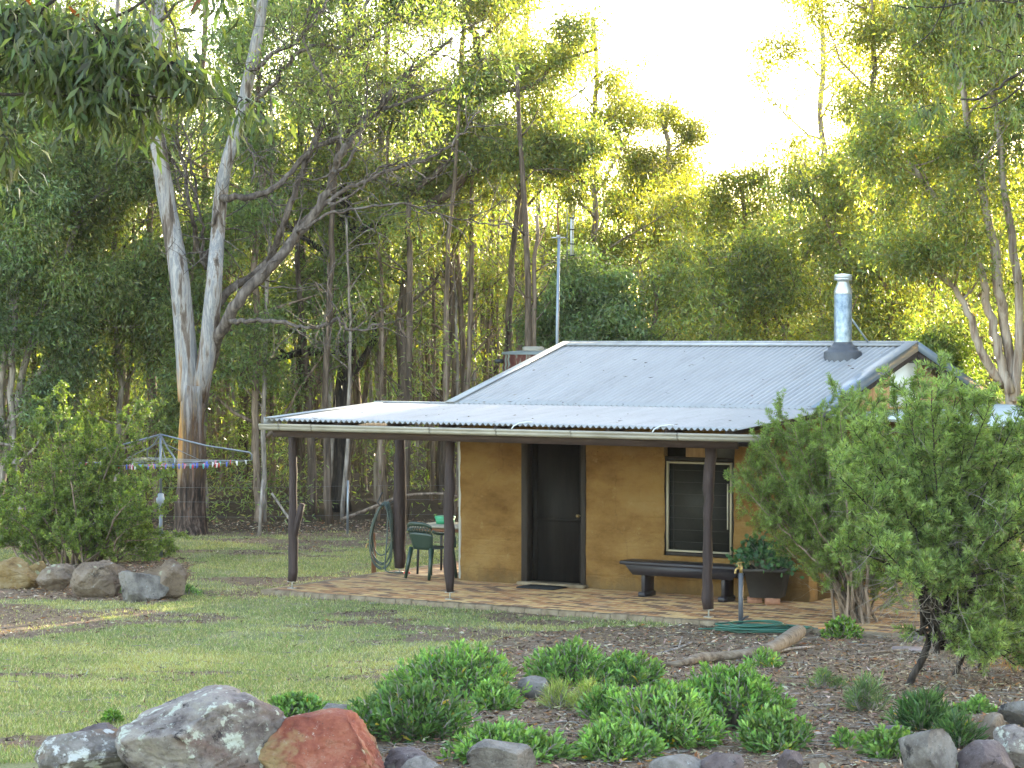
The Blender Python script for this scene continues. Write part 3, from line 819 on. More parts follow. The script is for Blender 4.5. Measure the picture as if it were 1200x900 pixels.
tr_ = MB(); tr_.box((5.47, YW + .09, 2.03), (.37, .05, .31)); tr_.build('transom_board', nm('tan_board', [(.3, (.22, .13, .06)), (.7, (.33, .20, .10))], 5, 5, (6, 6, 1), .8), cot)
tr_ = MB(); tr_.box((5.86, YW + .10, 2.03), (.38, .05, .31)); tr_.build('transom_board', plain('grey_board', (.06, .058, .055), .7), cot)

# flue
fl = MB()
FX, FY, FZ = 6.487, 5.206, 3.235
fl.lathe([(.128, -.06), (.128, .93), (.124, .935)], (FX, FY, FZ), 28)
flue = fl.build('chimney_flue', nm('galvanised_spangle', [(.3, (.10, .135, .165)), (.5, (.18, .22, .25)), (.7, (.27, .31, .34))], 16, 3, (1, 1, .8), .38, .05, 20, metallic=.45, spec=.5), cot, sm=True)
c_ = MB(); c_.lathe([(.130, .90), (.133, .935), (.085, 1.06), (.082, 1.09), (.128, 1.095), (.130, 1.12), (.122, 1.125), (.130, 1.13), (.130, 1.165), (.118, 1.175), (.02, 1.19), (0, 1.19)], (FX, FY, FZ), 28)
c_.build('cowl', plain('bright_zinc', (.36, .37, .37), .32, .08, 6, .6), flue, sm=True)
b_ = MB(); b_.lathe([(.275, -.075), (.272, .055), (.250, .085), (.222, .092), (.212, .12), (.170, .155), (.140, .185), (.131, .21)], (FX, FY, FZ), 32)
b_.build('rubber_boot', plain('dark_rubber', (.050, .052, .060), .55, .15), flue, sm=True)
b_ = MB(); b_.tube([(FX + .13, FY + .9, FZ + .05), (FX + .02, FY + .12, FZ + .62)], .014, 8); b_.build('stay_rod', plain('zinc_rod', (.30, .36, .40), .4, .1, metallic=.5), flue)

# lean-to off the right hand end
corrugated('lean_to_roof', 2.7, 9.3, [(XR + .05, 2.47), (9.7, 2.36)], roof_mat('pale_lean_to_sheet', [(.3, (.32, .35, .34)), (.7, (.44, .46, .44))], .1, .5), cot, along_x=False)
lt = MB(); lt.box((9.72, 6.0, 2.31), (.04, 6.6, .12)); lt.build('lean_to_fascia', M_beam, cot)
for y in (2.85, 6.0, 9.1):
    p_ = MB(); p_.tube([(9.6, y, -.1), (9.61, y, 1.2), (9.6, y, 2.28)], [.065, .06, .06], 10, .04); p_.build('lean_to_post', M_timber, cot)

# ------------------------------------------------------------------ trees
def poly3(pts, dep, spread=0.0, seed=0):
    """pixel polyline -> world polyline, each point with its own distance"""
    g = np.random.default_rng(seed)
    out = []
    for q in pts:
        d = q[2] if len(q) > 2 else dep
        out.append(px3(q[0], q[1], d + spread * g.normal()))
    return np.array(out)


def resample(pts, n):
    d = np.concatenate([[0], np.cumsum(np.linalg.norm(np.diff(pts, axis=0), axis=1))])
    t = np.linspace(0, d[-1], n)
    # smooth interpolation through the points
    P = np.stack([np.interp(t, d, pts[:, i]) for i in range(3)], 1)
    for _ in range(2):
        P[1:-1] = .25 * P[:-2] + .5 * P[1:-1] + .25 * P[2:]
    return P


def make_tree(name, label, cat, base, mb, bark, C=None, per=110, rad=.42, cols=(GREEN,), wts=(1,), L=(.08, .13), W=(.024, .034), mat=None, rng=R,
              droop=.65, spread=.75, group=None, flat=.8, shape='lance', trunk_name='trunk'):
    base = np.asarray(base, float)
    t = thing(name, label, cat, base, 0, group)
    if mb is not None:
        mb.V = [v - base for v in mb.V]
        mb.build(trunk_name, bark, t, sm=True)
    if C is not None and len(C):
        per = int(per * 1.95)
        B, D = clump_leaves(C - base, per, rad, rng, droop, spread, flat)
        n = len(B)
        ci = np.repeat(np.arange(len(C)), per)
        cv = (1 + .22 * rng.normal(size=len(C)))[ci][:, None]          # each spray a little younger or older
        tt = np.clip(tints(n, cols, wts, .2, rng) * np.clip(cv, .5, 1.6), .012, .4)
        leaves('crown', B, D, rng.uniform(*L, n), rng.uniform(*W, n), tt, mat or M_leaf, t, shape=shape, rng=rng)
    return t


# --- the big gum with the two pale stems, drawn limb by limb
g = np.random.default_rng(101)
DG = 42.6
bz = at(222, 627)
mb = MB()
sc = DG / F
butt = resample(poly3([(221, 634), (222, 600), (224, 540), (226, 480), (228, 452)], DG), 22)
zz = np.linspace(0, 1, 22)
mb.tube(butt, (17 - 2.0 * zz + 6 * np.exp(-zz * 9)) * sc, 26, .10)
st1 = resample(poly3([(222, 470), (219, 430), (216, 380), (211, 330), (202, 270), (194, 225), (187, 180), (184, 150), (186, 110), (182, 60), (188, 0), (180, -80), (190, -180)], DG, .12, 1), 40)
mb.tube(st1, np.linspace(13.5, 5, 40) * sc * np.concatenate([np.ones(30), np.linspace(1, .7, 10)]), 18, .05)
st2 = resample(poly3([(234, 470), (240, 430), (246, 390), (251, 330), (256, 270), (258, 225), (268, 180), (281, 148), (290, 100), (302, 50), (309, 0), (318, -90), (322, -200)], DG, .12, 2), 40)
mb.tube(st2, np.linspace(10.5, 4.5, 40) * sc, 16, .05)
limbs_ = []
tm_ = mb; mb = MB()
def lb(pts, r0, r1, seed, dep=DG, sp=.25, k=10):
    r0, r1 = r0 * .70, r1 * .72
    P0 = poly3(pts, dep, sp, seed)
    axes_ = np.vstack([butt, st1, st2] + [q[0] for q in limbs_])
    dd_ = np.linalg.norm((axes_ - P0[0]) * [1, .35, 1], axis=1); a0 = axes_[dd_.argmin()]     # grow out of the nearest wood
    P0 = np.vstack([a0, P0[1:]]) if np.linalg.norm(a0 - P0[0]) < .5 else np.vstack([a0, P0])
    P_ = resample(P0, 4 * len(pts) + 4)
    P_[1:] += np.random.default_rng(seed).normal(size=P_[1:].shape) * .018
    mb.tube(P_, np.linspace(r0, r1, len(P_)) * sc, k, .06)
    limbs_.append((P_, r0 * sc, r1 * sc))
    return P_
gmb = mb
lb([(234, 470, 42.75), (243, 430, 42.7), (256, 395), (272, 362), (290, 340), (325, 305), (352, 272), (380, 235), (392, 205), (400, 180), (425, 150), (452, 118), (490, 80), (530, 45)], 12, 3, 11, 42.2)
lb([(250, 400, 42.8), (256, 352, 42.9), (275, 335), (305, 318), (318, 300), (335, 255), (350, 215), (368, 165), (390, 120), (400, 70), (430, 10), (445, -40)], 7.5, 3, 12, 42.9)
lb([(270, 384, 42), (283, 377, 41.8), (305, 375, 41.6), (330, 377, 41.5), (352, 384, 41.3), (384, 382, 41.2), (395, 370, 41), (405, 385, 41), (425, 388, 40.9), (448, 379, 40.8)], 4.5, 1.6, 13, 41.5, .05, 8)
lb([(383, 381, 41.2), (390, 362, 41.1), (386, 335, 41.0), (384, 305, 40.9)], 2.5, .9, 14, 41.2, .03, 6)
lb([(258, 235), (250, 255), (252, 285), (240, 300)], 4, 3, 15, 42.8)
lb([(276, 230), (300, 232), (330, 215), (352, 190), (366, 172), (400, 160), (440, 130), (470, 122), (520, 105)], 6.5, 2, 16, 42.2)
lb([(290, 128), (310, 110), (328, 88), (350, 60), (375, 52), (400, 58)], 5, 2, 17, 42.4)
lb([(300, 85), (318, 62), (345, 55), (372, 20), (390, -10)], 4, 2, 18, 42.0)
lb([(378, 240), (400, 225), (430, 210), (470, 195), (500, 190), (540, 160), (560, 130)], 4, 1.5, 19, 41.9)
lb([(328, 304), (350, 262), (372, 240), (395, 240), (420, 225), (445, 195), (470, 190), (500, 208)], 3.4, 1.2, 20, 42)
lb([(244, 320), (232, 290), (222, 240), (216, 190), (205, 155), (212, 120)], 4.5, 2.5, 21, 43.2)
lb([(233, 300), (238, 260), (228, 215), (216, 150)], 3, 1.6, 22, 43.3)
lb([(244, 240), (225, 215), (205, 195), (196, 175)], 2.6, 1.5, 23, 43.0)
lb([(400, 180), (398, 140), (385, 105), (362, 65), (357, 30), (370, -10)], 3.5, 1.6, 24, 42)
lb([(352, 272), (380, 250), (420, 245), (470, 238), (510, 250), (560, 262), (600, 262)], 2.6, 1.0, 25, 41.7)
lb([(395, 205), (420, 175), (432, 120), (425, 80), (440, 40), (470, 15)], 3, 1.2, 26, 42.1)
lb([(440, 130), (465, 95), (500, 60), (530, 50)], 2.2, 1, 27, 42)
lb([(285, 148), (292, 170), (300, 190), (296, 215)], 2.6, 1.4, 28, 42.5)
C = []
for P_, r0, r1 in limbs_:
    ln = np.linalg.norm(np.diff(P_, axis=0), axis=1).sum()
    for q in range(int(3 + ln * 3.0)):
        u = .25 + .75 * g.random()
        p, d = along(P_, min(u, .99))
        L2 = limb(g, p, d * .8 + g.normal(size=3) * .8 + np.array([0, 0, .1]), .5 + 1.1 * g.random(), 6, .28, .02)
        mb.tube(L2, np.linspace(max(r1 * .55, .012), .004, 7), 5)
        for _ in range(2):
            p3_, d3 = along(L2, .3 + .6 * g.random())
            L3 = limb(g, p3_, d3 * .6 + g.normal(size=3) * .8, .3 + .5 * g.random(), 4, .3, .02)
            mb.tube(L3, np.linspace(.008, .003, 5), 4)
            if L3[-1][2] > 7.2 and g.random() < .22: C.append(L3[-1])
        if L2[-1][2] > 7.2 and g.random() < .3: C.append(L2[-1])
for st in (st1, st2):
    for q in range(14):
        p, d = along(st, .62 + .37 * g.random())
        L2 = limb(g, p, g.normal(size=3) + np.array([0, -.2, .6]), 1.6 + 1.6 * g.random(), 6, .2, .05)
        mb.tube(L2, np.linspace(.04, .006, 7), 5)
        C += [L2[-1], L2[4], L2[-1] + g.normal(size=3) * .4]
base = np.array([butt[0][0], DG, float(gz(butt[0][0], DG)) - .05])
lm_ = mb; mb = tm_
hero = make_tree('gum_tree', 'tall gum with two pale smooth stems from one rough butt, beside the clothes hoist', 'tree', base, mb, M_gum, np.array(C), 50, .36,
          (GREEN, OLIVE, BRIGHT), (5, 4, 1), rng=g)
lm_.V = [v - base for v in lm_.V]
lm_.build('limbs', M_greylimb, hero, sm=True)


# --- trees made by rule, each with its own stem line
def rule_tree(seed, px, dep, stems_px, bark, label, cols, wts, limbs=12, spread_=2.2, lo=.35, per=100, rad=.42, name='gum_tree', zmax=15, group=None, r=9, rt=2.5, sub=5, rise=.55, leafL=(.085, .135), leafW=(.026, .036),
              droop=.65, up=.06, bz_=None):
    g = np.random.default_rng(seed)
    base = np.array([(px - 600) / F * dep, dep, 0.0]); base[2] = float(gz(base[0], dep)) - .08
    mb = MB(); stems = []
    for q, sp in enumerate(stems_px):
        s = [tuple(p) for p in sp]
        P_ = poly3(s, dep, .12, seed + q)
        if q == 0 or sp[0][1] > 560: P_ = np.vstack([base + np.array([g.normal() * .05, g.normal() * .05, 0]), P_])
        P_ = resample(P_, max(14, 4 * len(s)))
        P_[1:-1] += g.normal(size=P_[1:-1].shape) * .02
        r0 = (sp[0][2] if len(sp[0]) > 3 else r) * dep / F * (1 if q == 0 else .75)
        rr = np.linspace(r0, rt * dep / F, len(P_)); rr[0] *= 1.25
        mb.tube(P_, rr, 12, .06)
        stems.append((P_, rr[0], rr[-1]))
    C = ramify(g, mb, stems, lo, limbs, spread_, sub, up, rise, zmax)
    return make_tree(name, label, 'tree', base, mb, bark, C, per, rad, cols, wts, leafL, leafW, rng=g, group=group, droop=droop)


G3 = (GREEN, OLIVE, DARK); GY_ = (YELLOW, OLIVE, GREEN); GB = (BLUE, DARK, GREEN)
# left edge: leaning grey many-branched wattle, brown twin trunks, bluish foliage
rule_tree(201, -10, 45.5, [[(0, 560), (20, 470), (35, 400), (75, 300), (110, 230), (160, 170)], [(5, 540), (0, 440), (15, 340), (60, 280), (130, 215), (190, 190)], [(20, 470), (60, 420), (120, 380), (180, 350)], [(0, 500), (-30, 380), (10, 280), (40, 200), (60, 120)]],
          M_grey, 'leaning grey many-branched tree at the far left edge, spreading right behind the leafy shrub', G3, (4, 4, 2), limbs=9, spread_=2.0, lo=.45, per=75, r=6, rt=1.4, rise=.4)
rule_tree(202, 62, 48, [[(63, 560), (62, 450), (60, 350), (66, 250), (58, 120), (62, 0), (60, -120)]], M_bark, 'straight brown trunk left of the clothes hoist, the paler of two side by side', G3, (4, 3, 3), limbs=12, spread_=2.4, lo=.3, r=7, per=60)
rule_tree(203, 79, 49, [[(80, 560), (76, 450), (79, 350), (74, 250), (84, 120), (80, 0), (86, -120)]], M_dimbark, 'straight dark trunk left of the clothes hoist, the darker of two side by side', G3, (4, 3, 3), limbs=11, spread_=2.3, lo=.32, r=6, per=60)
rule_tree(204, 20, 45, [[(18, 540), (10, 440), (22, 340), (14, 240), (20, 120)]], M_grey, 'blue-green drooping young gum behind the leafy shrub, at the left picture edge', GB, (5, 3, 2), limbs=16, spread_=1.7, lo=.12, r=4, per=110, zmax=9.5)
rule_tree(205, 135, 46.5, [[(136, 540), (142, 440), (130, 340), (140, 240), (128, 120), (140, 0)]], M_grey, 'bushy green sapling between the brown twin trunks and the pale-stemmed gum', G3, (5, 3, 2), limbs=15, spread_=1.9, lo=.10, r=3.5, per=70, zmax=10)
# behind and right of the big gum
rule_tree(206, 300, 45.5, [[(302, 560), (296, 470), (304, 380), (298, 300), (310, 200), (300, 100), (312, 0)]], M_bark, 'leafy dark green gum directly right of the pale-stemmed gum, low branches over the lawn', (GREEN, DARK, BLUE), (5, 3, 3), limbs=17, spread_=2.3, lo=.12, r=5, per=75)
rule_tree(207, 398, 47.5, [[(398, 560), (402, 500), (405, 430), (410, 360), (400, 260), (412, 150), (405, 20), (410, -80)]], M_darkbark, 'fire-blackened thick trunk standing behind the left end of the verandah', (GREEN, DARK, OLIVE), (5, 3, 3), limbs=15, spread_=2.6, lo=.2, r=12, rt=4, per=65)
rule_tree(208, 352, 50, [[(354, 560), (352, 450), (356, 350), (350, 200), (358, 60), (350, -60)]], M_dimbark, 'dark straight tree just left of the fire-blackened trunk, behind the verandah corner post', G3, (4, 3, 3), limbs=13, spread_=2.4, lo=.2, r=6, per=60)
rule_tree(209, 444, 49, [[(444, 560), (447, 480), (443, 400), (450, 300), (446, 180), (455, 40), (450, -60)]], M_pale, 'slender tree with orange-brown bark seen beside the hose post', (GREEN, OLIVE, YELLOW), (4, 4, 2), limbs=13, spread_=2.3, lo=.25, r=5, per=58)
rule_tree(210, 470, 47, [[(470, 540), (474, 460), (468, 380), (480, 290), (470, 235), (520, 200), (560, 112), (600, 108), (625, 105), (655, 70), (700, 58)], [(480, 260), (540, 215), (560, 190), (600, 190), (640, 200), (690, 215)], [(575, 112), (560, 60), (545, 10), (560, -60)]], M_dimbark,
          'spreading gum whose long dark limb arches up towards the open sky', (OLIVE, GREEN, YELLOW), (4, 4, 3), limbs=13, spread_=1.9, lo=.32, r=8, rt=1.6, per=62)
rule_tree(211, 530, 49, [[(530, 540), (534, 450), (528, 360), (538, 270), (530, 180), (545, 60), (540, -60)]], M_bark, 'mid green gum behind the cottage, left of the rusty water tank', (GREEN, OLIVE, YELLOW), (4, 3, 3), limbs=14, spread_=2.5, lo=.22, r=5, per=60)
# behind the cottage
rule_tree(213, 610, 55, [[(610, 540), (612, 420), (604, 320), (615, 220), (608, 100), (618, 0), (610, -90)]], M_bark, 'tall sunlit gum rising directly behind the water tank', (YELLOW, OLIVE, GREEN), (5, 3, 2), limbs=14, spread_=2.5, lo=.35, r=5, per=60)
rule_tree(214, 690, 56, [[(690, 540), (694, 420), (690, 320), (700, 250), (692, 180), (700, 90), (694, 20)]], M_pale, 'tall yellow-green gum with a pale brown stem, just right of the antenna mast', (YELLOW, OLIVE, GREEN), (6, 3, 1), limbs=14, spread_=2.3, lo=.35, r=5, per=65, zmax=9.8)
rule_tree(215, 752, 58, [[(752, 540), (748, 400), (756, 330), (742, 300), (768, 255), (785, 190), (776, 120)]], M_pale, 'pale forked tree with a light crown at the left edge of the sky gap', (YELLOW, OLIVE), (5, 3), limbs=14, spread_=1.5, lo=.45, r=4, per=70, zmax=9.2)
rule_tree(216, 800, 60, [[(800, 540), (804, 400), (798, 320), (806, 250), (800, 190)]], M_grey, 'thin grey sapling with wispy foliage in the middle of the sky gap', (OLIVE, YELLOW, GREEN), (4, 4, 2), limbs=12, spread_=1.3, lo=.45, r=2.6, per=60, zmax=7.8)
rule_tree(217, 868, 57, [[(868, 540), (872, 420), (866, 330), (874, 260), (868, 215)]], M_bark, 'slim pointed tree standing alone below the sky gap, left of the flue', (YELLOW, OLIVE, GREEN), (4, 4, 3), limbs=16, spread_=1.5, lo=.3, r=3, per=48, zmax=7.6)
rule_tree(218, 905, 50, [[(906, 540), (908, 470), (900, 400), (890, 340), (905, 290)], [(902, 440), (925, 380), (930, 330), (950, 290)], [(904, 430), (880, 380), (860, 350)]], M_bark, 'low brown-branched scrubby tree just left of the flue', (OLIVE, GREEN, YELLOW), (4, 4, 2), limbs=9, spread_=1.6, lo=.25, r=4, per=30, zmax=6.2)
rule_tree(219, 1010, 49, [[(1000, 540), (990, 430), (985, 380), (1000, 320), (975, 270), (950, 230), (935, 200)], [(1000, 500), (1030, 420), (1050, 360), (1020, 300)]], M_bark, 'brown-limbed tree behind the flue with long bare side branches', (OLIVE, YELLOW, GREEN), (4, 3, 3), limbs=11, spread_=1.6, lo=.3, r=4, per=34, zmax=8)
rule_tree(220, 1058, 51, [[(1060, 560), (1058, 440), (1054, 340), (1050, 260), (1035, 200), (1020, 130), (1025, 40), (1010, -40)], [(1060, 500), (1085, 410), (1092, 320), (1100, 240), (1120, 160), (1115, 60), (1130, -40)], [(1056, 470), (1070, 400), (1068, 330), (1062, 250), (1070, 150), (1060, 40)]], M_bark,
          'brown many-stemmed gum with a big glowing yellow crown, right of the flue', (YELLOW, YELLOW * 1.2, OLIVE), (5, 3, 2), limbs=11, spread_=2.2, lo=.42, r=9, rt=2, per=58)
rule_tree(221, 965, 58, [[(965, 540), (968, 420), (960, 320), (970, 220), (958, 140), (965, 60), (955, -40)]], M_pale, 'yellow-crowned gum forming the right side of the sky gap, above the flue', (YELLOW, YELLOW * 1.2, OLIVE), (5, 4, 1), limbs=15, spread_=2.5, lo=.38, r=5, per=62)
rule_tree(222, 1190, 43, [[(1188, 560), (1186, 470), (1180, 400), (1168, 330), (1160, 270), (1145, 190), (1128, 110), (1118, 40), (1105, -40)], [(1190, 470), (1196, 380), (1186, 280), (1172, 190), (1160, 90), (1165, -30)],
          [(1184, 460), (1165, 390), (1150, 320), (1132, 275), (1108, 245), (1075, 205), (1040, 170)], [(1178, 450), (1150, 420), (1138, 370), (1115, 330), (1080, 312)], [(1196, 420), (1215, 330), (1205, 220), (1212, 100), (1205, -20)]], M_pale,
          'cluster of smooth pink-cream gum stems at the right picture edge, behind the bottlebrush', (YELLOW, OLIVE, GREEN), (3, 4, 4), limbs=8, spread_=1.8, lo=.62, r=8, rt=2.6, per=50)
rule_tree(223, 1130, 52, [[(1130, 540), (1126, 430), (1134, 330), (1128, 220), (1136, 100), (1130, -20)]], M_bark, 'bushy gum filling in behind the pink-cream stems', (OLIVE, GREEN, YELLOW), (4, 4, 3), limbs=14, spread_=2.3, lo=.2, r=5, per=36)
rule_tree(224, 1255, 47, [[(1255, 540), (1250, 430), (1260, 330), (1245, 220), (1260, 100), (1250, -20)]], M_bark, 'green gum cut off by the right picture edge, behind the pink-cream stems', (OLIVE, GREEN, YELLOW), (4, 5, 2), limbs=14, spread_=2.4, lo=.2, r=6, per=45)
rule_tree(225, 235, 52, [[(236, 540), (240, 430), (232, 330), (244, 220), (236, 100), (246, -20), (240, -120)]], M_bark, 'tall leafy gum half hidden behind the pale-stemmed gum', (GREEN, OLIVE, YELLOW), (4, 4, 2), limbs=15, spread_=2.8, lo=.2, r=5, per=55)
rule_tree(226, 760, 47, [[(760, 540), (764, 470), (758, 420), (770, 370), (762, 320)]], M_bark, 'dull green scrub tree peeping over the middle of the cottage ridge', (OLIVE, GREEN, YELLOW), (4, 4, 2), limbs=14, spread_=1.7, lo=.2, r=4, per=32, zmax=6.0)
rule_tree(227, 830, 49, [[(830, 540), (834, 470), (828, 410), (840, 360), (832, 300)]], M_grey, 'grey-stemmed scrub tree above the ridge, between the sky gap and the flue', (OLIVE, GREEN, YELLOW), (4, 4, 2), limbs=14, spread_=1.7, lo=.2, r=4, per=28, zmax=6.3)
rule_tree(228, 1105, 46, [[(1105, 560), (1108, 500), (1100, 450), (1106, 410)]], M_grey, 'bright bushy sapling behind the right-hand gable', (BRIGHT, GREEN), (3, 3), limbs=12, spread_=.9, lo=.15, r=2.5, per=90, zmax=4.2)
rule_tree(229, 180, 56, [[(182, 540), (178, 420), (186, 300), (178, 180), (188, 60), (180, -60)]], M_bark, 'grey-green gum deep in the forest, left of the pale-stemmed gum', (GREEN, OLIVE, YELLOW), (4, 4, 3), limbs=15, spread_=2.8, lo=.2, r=5, per=55)
rule_tree(230, 370, 57, [[(370, 540), (374, 420), (366, 300), (376, 180), (368, 60), (376, -60)]], M_bark, 'sun-flecked gum deep in the forest, above the verandah corner', (YELLOW, OLIVE, GREEN), (4, 4, 3), limbs=14, spread_=2.9, lo=.25, r=5, per=50)

# --- the dense round tree behind the ridge
g = np.random.default_rng(240)
dep = 46.5
base = np.array([(682 - 600) / F * dep, dep, 0.0]); base[2] = float(gz(base[0], dep)) - .05
mb = MB()
tr = resample(np.vstack([base, px3(682, 480, dep), px3(686, 400, dep), px3(690, 330, dep)]), 12)
mb.tube(tr, np.linspace(.09, .02, 12), 8, .05)
C = []
for q in range(210):
    a, e = g.random() * 2 * math.pi, math.acos(1 - g.random() * 1.5)
    d = np.array([math.sin(e) * math.cos(a), math.sin(e) * math.sin(a), math.cos(e)])
    rr = np.array([1.20 - .35 * max(d[2], 0), 1.15, 1.62]) * (.50 + .52 * g.random() + .16 * math.sin(3 * a + 2 * e))
    C.append(px3(684, 393, dep) + d * rr)
for q in range(40):
    p = C[q * 5]; mb.tube(np.array([along(tr, .3 + .5 * g.random())[0], px3(684, 400, dep) * .5 + p * .5, p]), [.025, .014, .005], 4)
make_tree('round_tree', 'dense round dark green tree just behind the cottage ridge, below the antenna', 'tree', base, mb, M_bark, np.array(C), 85, .30, (BLUE, GREEN, DARK), (4, 4, 2), (.08, .12), (.028, .038), rng=g, droop=.7, spread=.7)

# --- slim bare trunks standing in the shaded forest behind the lawn
g = np.random.default_rng(300)
protos = []
pts_used = []
k_ = 0
while k_ < 84:
    px = g.uniform(232, 640) if k_ < 70 else g.uniform(-20, 200)
    dep = g.uniform(45.0, 60)
    x = (px - 600) / F * dep
    if any(abs(x - a) < .16 and abs(dep - b) < 1.2 for a, b in pts_used): continue
    pts_used.append((x, dep))
    if k_ < 10:
        mb = MB(); n = 16; hgt = g.uniform(6, 9.5); z = np.linspace(0, hgt, n)
        ph = g.random(2) * 6
        P_ = np.stack([.10 * np.sin(z * .5 + ph[0]) - .10 * math.sin(ph[0]) + .02 * g.normal(size=n), .10 * np.sin(z * .6 + ph[1]) - .1 * math.sin(ph[1]), z], 1)
        r0 = g.uniform(.045, .10)
        mb.tube(P_, np.linspace(r0, r0 * .45, n), 9, .07)
        for q in range(8):
            p, d = along(P_, .25 + .7 * g.random())
            a = g.random() * 6.28
            L2 = limb(g, p, (math.cos(a), math.sin(a), .5 + g.random()), .5 + .9 * g.random(), 4, .25, .05)
            mb.tube(L2, np.linspace(.018, .004, 5), 4)
        t = thing('slim_tree', 'slim bare brown trunk standing in the shaded forest behind the lawn', 'tree', (x, dep, float(gz(x, dep)) - .05), 0, 'slim trunks in the shaded forest')
        mb.build('trunk', [M_bark, M_grey, M_bark, M_dimbark, M_bark][k_ % 5], t, sm=True)
        protos.append(t)
    else:
        s = protos[k_ % 10]
        t = s.copy(); COL.objects.link(t)
        t.location = (x, dep, float(gz(x, dep)) - .05); t.rotation_euler.z = g.random() * 6.28
        f_ = g.uniform(.75, 1.25); t.scale = (f_, f_, g.uniform(.85, 1.1))
        for ch in list(s.children):
            c2 = ch.copy(); COL.objects.link(c2); c2.parent = t
    k_ += 1

# --- unseen gums added beyond the right picture edge to shade the clearing
rule_tree(260, 1500, 44, [[(1500, 540), (1504, 400), (1494, 250), (1506, 100), (1496, -100), (1500, -300)]], M_bark, 'tall bushy gum added out of view beyond the right picture edge for its shade', G3, (4, 4, 2), limbs=22, spread_=3.6, lo=.15, r=8, per=80, rad=.7, zmax=18, leafL=(.2, .28), leafW=(.045, .06), group='gums added for shade beyond the right edge')
src_ = bpy.data.objects['gum_tree.%03d' % max(int(o.name.split('.')[1]) for o in bpy.data.objects if o.name.startswith('gum_tree.'))]
for (x, y) in ((13.6, 38.5), (13.0, 42.0), (15.5, 46.5), (18.0, 40.0), (18.5, 45.5), (22.0, 41.0), (25.0, 46.0), (15.0, 34.0), (20.0, 35.0), (25.5, 38.0), (17.0, 29.0)):
    t = src_.copy(); COL.objects.link(t); t.location = (x, y, float(gz(x, y)) - .1); t.rotation_euler.z = x * 7; t.scale = (1, 1, .9 + .02 * (x % 7))
    for ch in list(src_.children):
        c2 = ch.copy(); COL.objects.link(c2); c2.parent = t

for (x, y) in ((-13.2, 46.0), (-15.5, 50.5), (-13.6, 55.0), (-18.0, 45.0), (-19.5, 52.0)):
    t = src_.copy(); COL.objects.link(t); t.location = (x, y, float(gz(x, y)) - .1); t.rotation_euler.z = x * 5; t.scale = (.85, .85, .85)
    t['label'] = 'tall bushy gum standing beyond the left picture edge'; t['group'] = 'gums beyond the left edge'
    for ch in list(src_.children):
        c2 = ch.copy(); COL.objects.link(c2); c2.parent = t

# --- forest farther back: one mass
g = np.random.default_rng(310)
mb = MB(); C = []
for q in range(150):
    dep = g.uniform(61, 96); hw_ = dep * .30
    x = g.uniform(-hw_, hw_)
    pxx = 600 + x / dep * F
    gap = math.exp(-((pxx - 845) / 95) ** 2)
    hgt = g.uniform(6.0, 11.0) * (1 - .35 * gap)
    z0 = float(gz(x, dep))
    n = 8; z = np.linspace(0, hgt, n)
    P_ = np.stack([x + .25 * np.sin(z * .4 + q), dep + 0 * z, z0 - .1 + z], 1)
    mb.tube(P_, np.linspace(.14, .04, n), 6, .05)
    for c in range(int(28 * (1 - .4 * gap))):
        t_ = g.uniform(.05, 1.0)
        a = g.random() * 6.28; rr = g.uniform(.3, 2.4) * (1.15 - .6 * t_)
        C.append(np.array([x + rr * math.cos(a), dep + rr * math.sin(a), z0 + hgt * t_ + g.normal() * .3]))
mb.V = [v for v in mb.V]
ff = mb.build('far_forest', M_bark, sm=True)
tag(ff, kind='stuff')
for q in range(700):
    dep = g.uniform(60, 92); x = g.uniform(-.29, .29) * dep
    C.append(np.array([x, dep, float(gz(x, dep)) + 4.5 * g.random() ** 1.3]))
C2 = []  # extra leaf bank added behind the mass to block the low sun
for q in range(620):
    dep = g.uniform(97, 116); x = g.uniform(-40, 62)
    C2.append(np.array([x, dep, float(gz(x, dep)) + 8.5 * g.random() * (1 - .45 * math.exp(-((600 + x / dep * F - 845) / 110) ** 2))]))
C2 = np.array(C2); B, D = clump_leaves(C2, 60, 1.9, g)
bl = leaves('canopy', B, D, g.uniform(.45, .7, len(B)), g.uniform(.12, .17, len(B)), tints(len(B), (GREEN, OLIVE, DARK), (3, 3, 3), .25, g), M_leaf, ff, rng=g); bl['kind'] = 'stuff'
C = np.array(C)
B, D = clump_leaves(C, 75, .75, g)
lf = leaves('canopy', B, D, g.uniform(.2, .3, len(B)), g.uniform(.045, .065, len(B)), tints(len(B), (GREEN, OLIVE, YELLOW), (3, 4, 3), .25, g), M_leaf, ff, rng=g)
lf['kind'] = 'stuff'
# --- low undergrowth in the forest edge
g = np.random.default_rng(320)
n = 2700
dd = g.uniform(45.0, 66, n); xx = g.uniform(-.32, .32, n) * dd
keepc = (vn(xx * .55 + 8, dd * .4) > .42); xx, dd = xx[keepc], dd[keepc]; n = len(xx)
C = np.stack([xx, dd, gz(xx, dd) + .1 + 4.2 * g.random(n) ** 1.7], 1)
B, D = clump_leaves(C, 75, .6, g, .3, .8)
us = leaves('undergrowth', B, D, g.uniform(.10, .16, len(B)), g.uniform(.022, .034, len(B)), tints(len(B), (GREEN, OLIVE, DARK, np.array([.16, .12, .06])), (6, 2, 4, .6), .25, g), M_leaf, rng=g)
tag(us, kind='stuff')

